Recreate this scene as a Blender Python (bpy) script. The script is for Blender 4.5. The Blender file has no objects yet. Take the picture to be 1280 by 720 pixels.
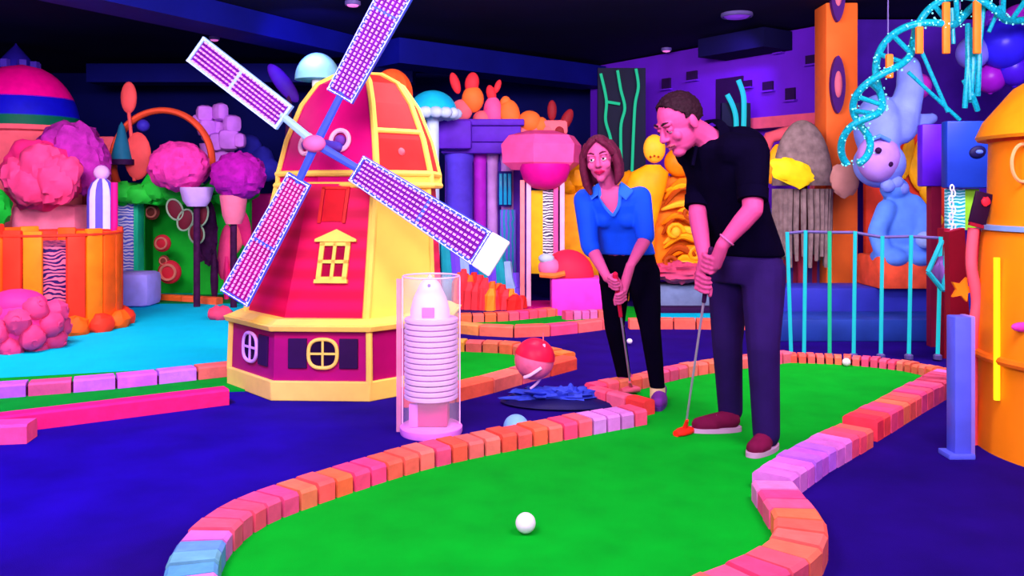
import bpy, bmesh, math, random
from mathutils import Vector, Matrix, noise, geometry
V = Vector
R = math.radians
PI = math.pi
rnd = random.Random(7)
col = bpy.context.scene.collection
F, H, HZ = 1100.0, 1.22, 240.0        # focal length (px of a 1280 frame), eye height, horizon row
def P(px, py, Y): return V(((px-640)*Y/F, Y, H-(py-HZ)*Y/F))
def G(px, py, z=0.0):
    Y = (H-z)*F/(py-HZ)
    return V(((px-640)*Y/F, Y, z))
def X(px, Y): return (px-640)*Y/F
def Z(py, Y): return H-(py-HZ)*Y/F

# ---------------------------------------------------------------- materials
def lin(c):
    return tuple(((v/255)/12.92 if v/255 <= .04045 else ((v/255+.055)/1.055)**2.4) for v in c)
_m = {}
def mat(name, c, rough=.55, emit=0, var=.12, scale=9, bump=.0, bscale=60, trans=0, alpha=1, spec=.12, metal=0, ecol=None, attr=False, sheen=0):
    if name in _m: return _m[name]
    m = bpy.data.materials.new(name); m.use_nodes = True
    nt = m.node_tree; b = nt.nodes['Principled BSDF']
    L = lin(c)
    b.inputs['Roughness'].default_value = rough
    b.inputs['Specular IOR Level'].default_value = spec
    b.inputs['Metallic'].default_value = metal
    tc = nt.nodes.new('ShaderNodeTexCoord')
    n = nt.nodes.new('ShaderNodeTexNoise'); n.inputs['Scale'].default_value = scale; n.inputs['Detail'].default_value = 4
    nt.links.new(tc.outputs['Object'], n.inputs['Vector'])
    r = nt.nodes.new('ShaderNodeMapRange'); r.inputs[1].default_value = .3; r.inputs[2].default_value = .7
    r.inputs[3].default_value = 1-var; r.inputs[4].default_value = 1+var*.6
    nt.links.new(n.outputs['Fac'], r.inputs[0])
    mx = nt.nodes.new('ShaderNodeMix'); mx.data_type = 'RGBA'; mx.blend_type = 'MULTIPLY'; mx.inputs[0].default_value = 1
    if attr:
        at = nt.nodes.new('ShaderNodeAttribute'); at.attribute_name = 'tint'
        nt.links.new(at.outputs['Color'], mx.inputs[6])
    else:
        mx.inputs[6].default_value = (*L, 1)
    nt.links.new(r.outputs[0], mx.inputs[7])
    nt.links.new(mx.outputs[2], b.inputs['Base Color'])
    if emit:
        b.inputs['Emission Color'].default_value = (*(lin(ecol) if ecol else L), 1)
        b.inputs['Emission Strength'].default_value = emit
    if bump:
        n2 = nt.nodes.new('ShaderNodeTexNoise'); n2.inputs['Scale'].default_value = bscale; n2.inputs['Detail'].default_value = 5
        nt.links.new(tc.outputs['Object'], n2.inputs['Vector'])
        bp = nt.nodes.new('ShaderNodeBump'); bp.inputs['Strength'].default_value = bump; bp.inputs['Distance'].default_value = .01
        nt.links.new(n2.outputs['Fac'], bp.inputs['Height']); nt.links.new(bp.outputs[0], b.inputs['Normal'])
    if trans:
        b.inputs['Transmission Weight'].default_value = trans; b.inputs['IOR'].default_value = 1.15
    if alpha < 1: b.inputs['Alpha'].default_value = alpha
    if sheen: b.inputs['Sheen Weight'].default_value = sheen
    _m[name] = m
    return m
def stripe_mat(name, c1, c2, scale=10, axis='X', distort=0, rough=.5, kind='BANDS', duty=.5, sharp=.06):
    if name in _m: return _m[name]
    m = mat(name, c1, rough=rough); nt = m.node_tree; b = nt.nodes['Principled BSDF']
    tc = nt.nodes['Texture Coordinate']
    w = nt.nodes.new('ShaderNodeTexWave'); w.wave_type = kind
    if kind == 'BANDS': w.bands_direction = axis
    w.inputs['Scale'].default_value = scale; w.inputs['Distortion'].default_value = distort
    w.inputs['Detail'].default_value = 1.5; w.inputs['Detail Scale'].default_value = 1.2
    nt.links.new(tc.outputs['Object'], w.inputs['Vector'])
    r = nt.nodes.new('ShaderNodeValToRGB'); e = r.color_ramp.elements
    e[0].position = duty-sharp; e[0].color = (*lin(c1), 1); e[1].position = duty+sharp; e[1].color = (*lin(c2), 1)
    nt.links.new(w.outputs['Fac'], r.inputs[0]); nt.links.new(r.outputs[0], b.inputs['Base Color'])
    return m
def glow(name, c, s=1.0): return mat(name, tuple(v*.6 for v in c), emit=s, ecol=c, var=.05)

# ---------------------------------------------------------------- mesh builder
class MB:
    def __init__(s): s.v = []; s.f = []; s.c = []
    def add(s, vs, fs, tint=None):
        b = len(s.v); s.v += [V(x) for x in vs]; s.f += [tuple(b+i for i in f) for f in fs]; s.c += [tint]*len(fs)
        return s
    def box(s, c, size, rot=None, ch=0, tint=None):
        """box about c; ch chamfers every edge"""
        hx, hy, hz = size[0]/2, size[1]/2, size[2]/2
        M = rot.to_3x3() if rot else Matrix.Identity(3); c = V(c)
        if ch <= 0:
            vs = [M@V((x*hx, y*hy, z*hz))+c for x in (-1, 1) for y in (-1, 1) for z in (-1, 1)]
            return s.add(vs, [(0,1,3,2),(4,6,7,5),(0,4,5,1),(2,3,7,6),(0,2,6,4),(1,5,7,3)], tint)
        bm = bmesh.new(); bmesh.ops.create_cube(bm, size=1)
        for v in bm.verts: v.co = V((v.co.x*size[0], v.co.y*size[1], v.co.z*size[2]))
        bmesh.ops.bevel(bm, geom=bm.edges[:], offset=min(ch, min(size)*.45), segments=2, affect='EDGES', profile=.5)
        bm.verts.ensure_lookup_table()
        for i, v in enumerate(bm.verts): v.index = i
        s.add([M@v.co+c for v in bm.verts], [tuple(v.index for v in f.verts) for f in bm.faces], tint); bm.free()
        return s
    def tube(s, pts, r, n=10, cap=True, tint=None, closed=False, flat=1.0):
        pts = [V(p) for p in pts]; k = len(pts)
        rs = list(r) if isinstance(r, (list, tuple)) else [r]*k
        rings = []; up = None
        for i, p in enumerate(pts):
            a = pts[(i-1) % k] if (closed or i) else p; c = pts[(i+1) % k] if (closed or i < k-1) else p
            t = (c-a).normalized() if (c-a).length > 1e-9 else V((0,0,1))
            if up is None:
                up = V((0,0,1)) if abs(t.z) < .9 else V((1,0,0))
            u = (up-t*up.dot(t))
            u = u.normalized() if u.length > 1e-6 else t.orthogonal().normalized()
            up = u; w = t.cross(u)
            rings.append([p+u*rs[i]*math.cos(2*PI*j/n)*flat+w*rs[i]*math.sin(2*PI*j/n) for j in range(n)])
        vs = [q for g in rings for q in g]; fs = []
        for i in range(k if closed else k-1):
            for j in range(n):
                a, b = i*n+j, i*n+(j+1) % n; c = ((i+1) % k)*n
                fs.append((a, b, c+(j+1) % n, c+j))
        if cap and not closed:
            fs.append(tuple(range(n-1, -1, -1))); fs.append(tuple((k-1)*n+j for j in range(n)))
        return s.add(vs, fs, tint)
    def lathe(s, prof, c=(0,0,0), n=32, a0=0, a1=2*PI, cap=True, tint=None, sx=1, sy=1, axis=None):
        c = V(c); full = abs(a1-a0-2*PI) < 1e-6; m = n if full else n+1; vs = []; fs = []
        M = axis.to_3x3() if axis else Matrix.Identity(3)
        for (r, z) in prof:
            for j in range(m):
                a = a0+(a1-a0)*j/n
                vs.append(c+M@V((r*math.cos(a)*sx, r*math.sin(a)*sy, z)))
        for i in range(len(prof)-1):
            for j in range(n):
                j2 = (j+1) % m
                fs.append((i*m+j, i*m+j2, (i+1)*m+j2, (i+1)*m+j))
        if cap and full:
            if prof[0][0] > 1e-5: fs.append(tuple(range(m-1, -1, -1)))
            if prof[-1][0] > 1e-5: fs.append(tuple((len(prof)-1)*m+j for j in range(m)))
        return s.add(vs, fs, tint)
    def ball(s, c, r, n=20, rot=None, tint=None, amp=0, freq=3, seed=0, zlo=-1.0):
        """ellipsoid; amp adds noise relief; zlo cuts below that latitude"""
        if not isinstance(r, (tuple, list, V)): r = (r, r, r)
        c = V(c); M = rot.to_3x3() if rot else Matrix.Identity(3); k = max(6, n//2); vs = []; fs = []
        t0 = math.acos(max(-1, min(1, zlo)))
        for i in range(k+1):
            t = t0*(1-i/k)
            for j in range(n):
                a = 2*PI*j/n
                d = V((math.sin(t)*math.cos(a), math.sin(t)*math.sin(a), math.cos(t)))
                g = 1+amp*noise.noise(d*freq+V((seed*3.1, seed*1.7, seed))) if amp else 1
                vs.append(c+M@V((d.x*r[0]*g, d.y*r[1]*g, d.z*r[2]*g)))
        for i in range(k):
            for j in range(n):
                fs.append((i*n+j, i*n+(j+1) % n, (i+1)*n+(j+1) % n, (i+1)*n+j))
        if zlo > -1: fs.append(tuple(range(n-1, -1, -1)))
        return s.add(vs, fs, tint)
    def cone(s, p0, r0, p1, r1, n=14):
        """rounded tapered capsule (three closed shells, for remeshing)"""
        s.ball(p0, r0, n); s.ball(p1, r1, n); return s.tube([p0, p1], [r0, r1], n)
    def chain(s, pts, rs, n=14):
        for i in range(len(pts)-1): s.cone(pts[i], rs[i], pts[i+1], rs[i+1], n)
        return s
    def prism(s, poly, d, tint=None):
        """planar polygon of 3-D points swept along d"""
        poly = [V(p) for p in poly]; d = V(d); n = len(poly)
        tri = geometry.tessellate_polygon([poly])
        fs = [t for t in tri]+[tuple(n+i for i in reversed(t)) for t in tri]
        fs += [(i, (i+1) % n, n+(i+1) % n, n+i) for i in range(n)]
        return s.add(poly+[p+d for p in poly], fs, tint)
    def loft(s, rings, n=20, e=2.3):
        """rings of (centre, half-width vector, half-depth vector): superellipses"""
        vs = []; fs = []
        for c, a, b in rings:
            for j in range(n):
                t = 2*PI*j/n; x, y = math.cos(t), math.sin(t)
                vs.append(V(c)+V(a)*math.copysign(abs(x)**(2/e), x)+V(b)*math.copysign(abs(y)**(2/e), y))
        k = len(rings)
        for i in range(k-1):
            for j in range(n): fs.append((i*n+j, i*n+(j+1) % n, (i+1)*n+(j+1) % n, (i+1)*n+j))
        fs.append(tuple(range(n-1, -1, -1))); fs.append(tuple((k-1)*n+j for j in range(n)))
        return s.add(vs, fs)

def wloc(o):
    l = V((0,0,0))
    while o: l += o.location; o = o.parent
    return l
def link(name, mb, m, parent=None, smooth=True, angle=40, loc=None, bevel=0):
    """one mesh object; vertices are given in world space and stored about the object's own origin"""
    if parent is None and loc is None:
        xs = [v.x for v in mb.v]; ys = [v.y for v in mb.v]; zs = [v.z for v in mb.v]
        loc = V(((min(xs)+max(xs))/2, (min(ys)+max(ys))/2, min(zs)))
    org = wloc(parent) if parent else V(loc)
    me = bpy.data.meshes.new(name)
    me.from_pydata([tuple(v-org) for v in mb.v], [], mb.f)
    if any(c is not None for c in mb.c):
        at = me.attributes.new('tint', 'FLOAT_COLOR', 'FACE')
        for i, c in enumerate(mb.c): at.data[i].color = (*(lin(c) if c else (1,1,1)), 1)
    bm = bmesh.new(); bm.from_mesh(me); bmesh.ops.recalc_face_normals(bm, faces=bm.faces[:])
    if smooth:
        ca = R(angle)
        for f in bm.faces: f.smooth = True
        for e in bm.edges:
            e.smooth = not (len(e.link_faces) != 2 or e.calc_face_angle(0) > ca)
    bm.to_mesh(me); bm.free()
    o = bpy.data.objects.new(name, me); col.objects.link(o)
    if parent: o.parent = parent
    else: o.location = loc
    for q in (m if isinstance(m, (list, tuple)) else [m]): me.materials.append(q)
    if bevel:
        b = o.modifiers.new('Bevel', 'BEVEL'); b.width = bevel; b.segments = 2; b.limit_method = 'ANGLE'; b.angle_limit = R(35)
    return o
def remesh(o, vox=.006, it=3, fac=.5):
    r = o.modifiers.new('Remesh', 'REMESH'); r.mode = 'VOXEL'; r.voxel_size = vox; r.use_smooth_shade = True
    if it:
        k = o.modifiers.new('Smooth', 'SMOOTH'); k.factor = fac; k.iterations = it
    dg = bpy.context.evaluated_depsgraph_get()
    me = bpy.data.meshes.new_from_object(o.evaluated_get(dg))
    ms = [x for x in o.data.materials]
    o.modifiers.clear(); o.data = me
    if not len(me.materials):
        for q in ms: me.materials.append(q)
    for p in me.polygons: p.use_smooth = True
    return o
def tag(o, label, cat, group=None, kind=None):
    if kind: o['kind'] = kind
    if label: o['label'] = label
    if cat: o['category'] = cat
    if group: o['group'] = group
    return o
def thing(name, label, cat, loc, group=None):
    o = bpy.data.objects.new(name, None); col.objects.link(o); o.location = V(loc); o.empty_display_size = .1
    return tag(o, label, cat, group)
def solo(name, mb, m, label, cat, group=None, **k): return tag(link(name, mb, m, **k), label, cat, group)
def struct(name, mb, m, **k): return tag(link(name, mb, m, **k), None, None, kind='structure')
def crom(pts, n=8):
    """smooth curve through points"""
    pts = [V(p) for p in pts]; out = []
    for i in range(len(pts)-1):
        a, b, c, d = pts[max(i-1, 0)], pts[i], pts[i+1], pts[min(i+2, len(pts)-1)]
        for k in range(n):
            t = k/n
            out.append(.5*((2*b)+(c-a)*t+(2*a-5*b+4*c-d)*t*t+(3*b-a-3*c+d)*t**3))
    return out+[pts[-1]]
def rz(a): return Matrix.Rotation(a, 4, 'Z')
def frame(x, y, z): return Matrix((x, y, z)).transposed().to_4x4()

# ---------------------------------------------------------------- camera and world
cam = bpy.data.cameras.new('camera'); co = bpy.data.objects.new('camera', cam); col.objects.link(co)
co.location = (0, 0, H); co.rotation_euler = (R(90), 0, 0)
cam.sensor_width = 36; cam.lens = 36*F/1280; cam.shift_y = -(360-HZ)/1280; cam.clip_start = .05
sc = bpy.context.scene; sc.camera = co
sc.view_settings.view_transform = 'Standard'; sc.view_settings.look = 'None'; sc.view_settings.gamma = 1
sc.view_settings.use_curve_mapping = False; sc.view_settings.exposure = 0
w = bpy.data.worlds.new('world'); sc.world = w; w.use_nodes = True
w.node_tree.nodes['Background'].inputs[0].default_value = (.62, .42, .95, 1)
w.node_tree.nodes['Background'].inputs[1].default_value = 1.35
def area(loc, target, size, energy, c, name='unseen_area_light'):
    l = bpy.data.lights.new(name, 'AREA'); l.shape = 'DISK'; l.size = size; l.energy = energy; l.color = c
    o = bpy.data.objects.new(name, l); col.objects.link(o); o.location = loc
    o.rotation_euler = (V(target)-V(loc)).to_track_quat('-Z', 'Y').to_euler()
def spot(loc, target, energy, c, ang=60, blend=.8, rad=.06, name='spot_light'):
    l = bpy.data.lights.new(name, 'SPOT'); l.energy = energy; l.color = c; l.spot_size = R(ang); l.spot_blend = blend; l.shadow_soft_size = rad
    o = bpy.data.objects.new(name, l); col.objects.link(o); o.location = loc
    o.rotation_euler = (V(target)-V(loc)).to_track_quat('-Z', 'Y').to_euler()
PK = (1, .74, .95)
area((-1.2, 2.2, 3.0), (-1.2, 6, .6), 1.6, 230, PK)
area((1.6, 2.4, 3.0), (1.5, 6, .5), 1.6, 200, PK)
area((-3.6, 5.6, 3.0), (-4.2, 9, .8), 1.4, 240, PK)
area((.3, 5.8, 3.0), (.2, 9, .8), 1.4, 220, PK)
area((3.2, 5.2, 3.0), (3.4, 8, 1.0), 1.4, 220, PK)
area((-.6, -.6, 2.7), (-.3, 5.5, .6), 1.8, 170, (1, .7, .95))  # added front fill behind the camera for the windmill base and the golfers
spot((-2.3, 3.0, 3.0), (-2.2, 4.1, 0), 1100, (.03, .02, 1), 62)
spot((2.5, 9.5, 3.0), (2.4, 11.6, 2.0), 90, (.5, .2, 1), 80)
spot((-2.0, 8.6, 2.6), (-2.5, 13.0, 2.9), 90, (.1, .1, 1), 100)
# ---------------------------------------------------------------- the setting
NAVY = mat('navy_paint', (4, 12, 92), rough=.8, var=.3, scale=1.2)
BLACK = mat('black_ceiling_paint', (6, 6, 52), rough=.9, var=.3, scale=1)
PURW = mat('violet_wall_paint', (104, 30, 208), rough=.8, var=.12, scale=2)
CARP = mat('indigo_carpet', (27, 3, 110), rough=.95, var=.25, scale=3, bump=.25, bscale=300, spec=.05)
TURF = mat('green_turf', (0, 168, 33), rough=.95, var=.14, scale=5, bump=.3, bscale=420, spec=.05)
CYAN = mat('turquoise_carpet', (0, 205, 232), rough=.9, var=.06, scale=3, bump=.15, bscale=300, spec=.05)
KERB = mat('coloured_kerb_blocks', (255, 255, 255), rough=.6, var=.14, scale=16, bump=.25, bscale=45, attr=True)
BED = mat('dark_mortar', (70, 16, 40), rough=.9)
fl = MB(); fl.add([(-9, -1, 0), (7, -1, 0), (7, 14.2, 0), (-9, 14.2, 0)], [(0, 1, 2, 3)]); fl.add([(-9,-1,-.1),(7,-1,-.1),(7,14.2,-.1),(-9,14.2,-.1)], [(0,3,2,1)])
struct('floor', fl, CARP, loc=(0,0,0), smooth=False)
struct('ceiling', MB().box((-1, 6.6, 3.16), (16, 15.2, .1)), BLACK, smooth=False)
struct('wall_back', MB().box((-1, 14.1, 1.6), (16, .2, 3.2)), NAVY, smooth=False)
struct('wall_left', MB().box((-8.9, 6.6, 1.6), (.2, 15.2, 3.2)), NAVY, smooth=False)
struct('wall_right', MB().box((6.1, 6.6, 1.6), (.2, 15.2, 3.2)), PURW, smooth=False)
# violet stage wall running back at a slant, with dark square niches
WA, WB = V((X(738, 13.2), 13.2, 0)), V((X(1040, 9.75), 9.75, 0))
wd_ = (WB-WA).normalized(); wn_ = V((wd_.y, -wd_.x, 0)); wn_ = wn_ if wn_.y < 0 else -wn_
def PW(px, py, off=0):
    u = (px-640)/F; o = WA+wn_*off; t = (u*o.y-o.x)/(wd_.x-u*wd_.y); y = o.y+wd_.y*t
    return P(px, py, y)
st = MB().box((WA+WB)/2-wn_*.06+V((0, 0, 1.54)), ((WB-WA).length, .12, 3.1), frame(wd_, V((0,0,1)).cross(wd_), V((0,0,1))))
struct('wall_stage', st, PURW, smooth=False)
struct('wall_backdrop', MB().box((4.75, 9.6, 1.54), (2.7, .12, 3.1)), mat('backdrop_violet', (70, 26, 160), rough=.8, var=.5, scale=1.6), smooth=False)
MW = frame(wd_, wn_, V((0,0,1)))
t = thing('niche_board', 'dark square niches set high in the violet stage wall', 'niches', PW(900, 150, .02))
NICHE = mat('niche_dark', (40, 10, 70), rough=.9)
for (a, b, ww, hh) in [(833, 105, 10, 14), (865, 95, 12, 12), (960, 108, 11, 12), (988, 118, 10, 16), (973, 62, 8, 9), (1014, 75, 11, 12), (935, 105, 8, 9)]:
    c = PW(a, b, .018); kk = c.y/F
    link('niche', MB().box(c, (ww*kk*1.4, .03, hh*kk), MW), NICHE, t, smooth=False)
    link('sill', MB().box(PW(a, b+hh*.5, .034), (ww*1.7*kk, .06, .02), MW), PURW, t, smooth=False)
c = PW(912, 125, .006); struct('door_1', MB().box(c, (44*c.y/F, .02, 56*c.y/F), MW), NICHE, smooth=False)
c = PW(985, 152, .1); struct('trim_1', MB().box(c, (1.7, .24, .13), MW), mat('salmon_paint', (225, 90, 120)), smooth=False)
c = PW(930, 66, .25); struct('trim_5', MB().box(V((c.x, c.y, 2.97)), (1.0, .5, .22), MW), BLACK, smooth=False)
# ceiling ducts
DUCT = mat('blue_duct_paint', (7, 14, 110), rough=.6, var=.2, scale=2)
def duct(n, a, b, wd, hh):
    a, b = V(a), V(b); d = (b-a); mid = (a+b)/2
    x = d.normalized(); y = V((-x.y, x.x, 0)).normalized(); z = x.cross(y)
    struct(n, MB().box(mid, (d.length, wd, hh), frame(x, y, z)), DUCT, smooth=False)
duct('trim_2', (-4.1, 6.9, 2.98), (-2.1, 10.7, 2.98), .5, .24)
duct('trim_3', (-1.5, 10.6, 2.9), (1.2, 13.0, 2.9), .5, .3)
duct('trim_4', (-6.0, 12.6, 2.9), (-1.4, 12.6, 2.9), .4, .26)

# ---------------------------------------------------------------- carpets and turf
def sheet(name, pts, z, m, label=None, cat=None, kind=None):
    mb = MB().prism([V((p[0], p[1], 0)) for p in pts], (0, 0, z))
    o = link(name, mb, m, smooth=False)
    return tag(o, label, cat, None, kind)
nearL = [(243, 790), (238, 745), (241, 700), (264, 660), (315, 625), (400, 595), (520, 560), (640, 536), (740, 518), (798, 508)]
notch = [(813, 501), (741, 482)]
farL = [(737, 480), (790, 470), (850, 456), (910, 447), (985, 438)]
farR = [(985, 438), (1060, 441), (1130, 448), (1183, 459)]
rightA = [(1187, 466), (1135, 493), (1074, 526)]
rightB = [(1070, 531), (1010, 562), (964, 592)]
rightC = [(966, 600), (985, 626), (1000, 650), (995, 676), (955, 704), (900, 726), (820, 770)]
KH = .09
g = lambda L, z=KH: [G(a, b, z) for a, b in L]
pts = crom(g(nearL), 6)+g(farL)+g(farR)[1:]+g(rightA)+g(rightB)+g(rightC)
sheet('putting_green', [(p.x, p.y) for p in pts], .012, TURF, 'bright green kidney shaped putting green under the two golfers', 'putting green')
# lawn strips beside the windmill
sheet('turf_strip', [G(-60, 478)[:2], G(300, 458)[:2], G(420, 455)[:2], G(420, 486)[:2], G(286, 490)[:2], G(-60, 534)[:2]], .012, TURF, 'narrow green turf strip between lavender kerb and pink kerb beside windmill', 'turf')
sheet('turf_lane', [G(520, 446)[:2], G(570, 440)[:2], G(716, 444)[:2], G(640, 470)[:2], G(570, 488)[:2], G(500, 490)[:2]], .012, TURF, 'small green turf lane behind the clear cylinder, ending in a point', 'turf')
sheet('turf_island', [G(560, 398)[:2], G(690, 386)[:2], G(760, 383)[:2], G(800, 385)[:2], G(800, 400)[:2], G(765, 403)[:2], G(650, 413)[:2], G(565, 408)[:2]], .012, TURF, 'far green turf island in front of the pink bench', 'turf')
sheet('turquoise_carpet', [G(-60, 486)[:2], G(290, 459)[:2], G(430, 450)[:2], G(430, 372)[:2], (-5.0, 10.9), (-8.6, 10.9), (-8.6, 6.4)], .008, CYAN, 'turquoise carpet spreading in front of the green hut', 'carpet')
sheet('turquoise_mat', [G(800, 404)[:2], G(985, 404)[:2], G(985, 386)[:2], G(800, 386)[:2]], .008, CYAN, 'strip of turquoise carpet behind the golfers', 'carpet')
sheet('turf_verge', [(-5.0, 9.55), (-2.6, 9.55), (-2.6, 10.3), (-5.0, 10.3)], .02, mat('dark_turf', (0, 120, 50), rough=.95, bump=.3, bscale=300), 'dark green turf verge at the foot of the green hut', 'turf')

# ---------------------------------------------------------------- kerbs of coloured blocks
def kerb(name, path, cols, label, wd=.16, h=KH, bl=.12, smooth=True, gap=.014, jit=.004):
    pts = crom(path, 14) if smooth and len(path) > 2 else [V(p) for p in path]
    for p in pts: p.z = 0
    L = [0]
    for i in range(1, len(pts)): L.append(L[-1]+(pts[i]-pts[i-1]).length)
    def at(s):
        s = max(0, min(L[-1], s))
        for i in range(1, len(L)):
            if s <= L[i]+1e-9:
                t = (s-L[i-1])/max(L[i]-L[i-1], 1e-9); return pts[i-1].lerp(pts[i], t)
        return pts[-1].copy()
    n = max(1, round(L[-1]/bl)); bl = L[-1]/n
    root = thing(name, label, 'kerb', at(L[-1]/2), 'coloured block kerbs edging the course')
    mb = MB(); bed = MB(); r2 = random.Random(len(label)+n)
    for i in range(n):
        a, b = at(i*bl+gap/2), at((i+1)*bl-gap/2); d = (b-a).normalized(); nn = V((-d.y, d.x, 0))
        # follow the bend: side vectors from the neighbouring directions
        d0 = (at(i*bl+.02)-at(i*bl-.02)); d1 = (at((i+1)*bl+.02)-at((i+1)*bl-.02))
        n0 = V((-d0.y, d0.x, 0)).normalized() if d0.length > 1e-6 else nn; n1 = V((-d1.y, d1.x, 0)).normalized() if d1.length > 1e-6 else nn
        if n0.dot(nn) < .8: n0 = nn
        if n1.dot(nn) < .8: n1 = nn
        hh = h+r2.uniform(-jit, jit); ww = wd/2+r2.uniform(-jit, jit)/2; c = .012
        sec = [(-ww, 0), (-ww, hh-c), (-ww+c, hh), (ww-c, hh), (ww, hh-c), (ww, 0)]
        vs = []
        for q, nrm, sgn in ((a, n0, 1), (b, n1, -1)):
            for e, (sx, sz) in enumerate(sec): vs.append(q+nrm*sx+V((0, 0, sz)))
        t = i/max(n-1, 1)*(len(cols)-1); k = int(round(t+r2.uniform(-.35, .35))); k = max(0, min(len(cols)-1, k))
        cc = tuple(max(0, min(255, x+r2.randint(-14, 14))) for x in cols[k])
        fs = [(e, e+1, e+7, e+6) for e in range(5)]+[(0, 5, 11, 6), (5, 4, 3, 2, 1, 0), (6, 7, 8, 9, 10, 11)]
        mb.add(vs, fs, cc)
        e0 = i*bl+(.012 if i == 0 else 0); e1 = (i+1)*bl-(.012 if i == n-1 else 0)
        v2 = [at(e0)-n0*(wd/2-.02), at(e0)+n0*(wd/2-.02), at(e1)+n1*(wd/2-.02), at(e1)-n1*(wd/2-.02)]
        bed.add(v2+[q+V((0, 0, h-.03)) for q in v2], [(3, 2, 1, 0), (4, 5, 6, 7), (0, 1, 5, 4), (2, 3, 7, 6), (1, 2, 6, 5), (3, 0, 4, 7)])
    link('brick_blocks', mb, KERB, root, angle=20); link('mortar', bed, BED, root, smooth=False)
    return root
PNK, ORG, LAV, CY, SAL, RED, MAG, VIO = (238, 84, 122), (244, 98, 78), (214, 120, 205), (96, 160, 205), (242, 110, 92), (235, 45, 60), (238, 110, 170), (190, 105, 225)  # block colours; each kerb run steps through its own list
kerb('brick_kerb', g(nearL, 0) if False else [G(a, b, KH) for a, b in nearL], [PNK, PNK, LAV, CY, CY, LAV, PNK, PNK, PNK, SAL, ORG, PNK, ORG, SAL, PNK, ORG, SAL, ORG, ORG, SAL, PNK, LAV, LAV, PNK],
     'long curved kerb of pink and orange blocks sweeping past the clear cylinder', wd=.155, bl=.09)
kerb('brick_kerb', g(notch), [RED, PNK, MAG, PNK, PNK, PNK], 'short pink kerb bar jutting out at the woman\'s feet', wd=.085, bl=.16, smooth=False)
kerb('brick_kerb', g(farL), [PNK, SAL, PNK, SAL, SAL, PNK], 'salmon kerb running behind both golfers\' legs', wd=.1, bl=.1)
kerb('brick_kerb', g(farR), [ORG, SAL, PNK, SAL, ORG], 'low orange kerb below the neon rod fence', wd=.11, bl=.06, h=.072)
kerb('brick_kerb', g(rightA), [LAV, PNK, PNK, SAL, PNK, (240, 70, 90)], 'pink kerb stretching from the orange booth to the step', wd=.17, bl=.1, smooth=False, h=KH+.015)
kerb('brick_kerb', g(rightB), [SAL, PNK, LAV, VIO, LAV, LAV], 'lavender kerb below the step at the man\'s side', wd=.17, bl=.085, smooth=False)
kerb('brick_kerb', g(rightC), [LAV, PNK, SAL, SAL, PNK, PNK, ORG, SAL], 'salmon kerb with a bulging bend nearest the camera', wd=.17, bl=.105)
kerb('brick_kerb', g([(-80, 484), (120, 470), (290, 453)]), [VIO, VIO, PNK, LAV, LAV, LAV, LAV, SAL], 'lavender kerb along the turquoise carpet edge', wd=.13, bl=.24)
kerb('timber_kerb', g([(-10, 519), (120, 505), (284, 484)]), [(250, 45, 105), (250, 50, 100), (245, 80, 80), (248, 110, 70)], 'hot pink timber kerb between turf strip and indigo carpet', wd=.12, bl=.9, smooth=False)
kerb('timber_kerb', g([(-90, 532), (42, 527)]), [(252, 70, 130)], 'stubby pink timber block lying before the pink kerb', wd=.14, bl=.6, smooth=False)
kerb('brick_kerb', g([(500, 487), (570, 480), (640, 462), (712, 444)]), [ORG, ORG, SAL, PNK, ORG], 'orange kerb in front of the turf lane behind the clear cylinder', wd=.13, bl=.3)
kerb('brick_kerb', g([(712, 441), (640, 428), (540, 424)]), [(245, 130, 60), SAL, (250, 160, 80)], 'orange kerb along the back of the pointed turf lane', wd=.13, bl=.14)
kerb('brick_kerb', g([(540, 398), (600, 405), (660, 407), (720, 402), (775, 395)]), [(250, 150, 80), SAL, PNK, SAL], 'long salmon kerb in front of the far turf island', wd=.13, bl=.3)
kerb('brick_kerb', g([(785, 398), (860, 398), (985, 400)]), [SAL, ORG, SAL], 'thin orange kerb before the turquoise strip behind the golfers', wd=.1, bl=.2)
kerb('brick_kerb', g([(560, 392), (630, 390), (700, 383)]), [SAL, ORG, PNK, SAL], 'scalloped salmon kerb round the flame coloured rockery', wd=.12, bl=.11)
kerb('brick_kerb', g([(704, 389), (765, 386)]), [PNK, MAG, SAL], 'short scalloped kerb at the foot of the pink bench', wd=.1, bl=.08, smooth=False)
kerb('timber_kerb', [P(188, 366, 9.9), P(275, 374, 9.5)], [(255, 120, 30), (255, 100, 50)], 'orange timber edging on the turf by the green hut', wd=.1, h=.08, bl=.5, smooth=False)

# ---------------------------------------------------------------- golf balls
GB = mat('white_ball', (235, 225, 240), rough=.35, var=.04, bump=.2, bscale=180)
def golf(p, r, label):
    mb = MB().ball(V((p.x, p.y, p.z+r+.013)), r, 28); solo('golf_ball', mb, GB, label, 'golf ball', 'golf balls lying on the course')
golf(G(657, 671), .036, 'white golf ball on the green near the camera')
golf(G(1058, 460), .028, 'small white golf ball at the far end of the green')
golf(G(787, 432), .022, 'tiny pale ball on the indigo carpet behind the woman\'s legs')
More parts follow.
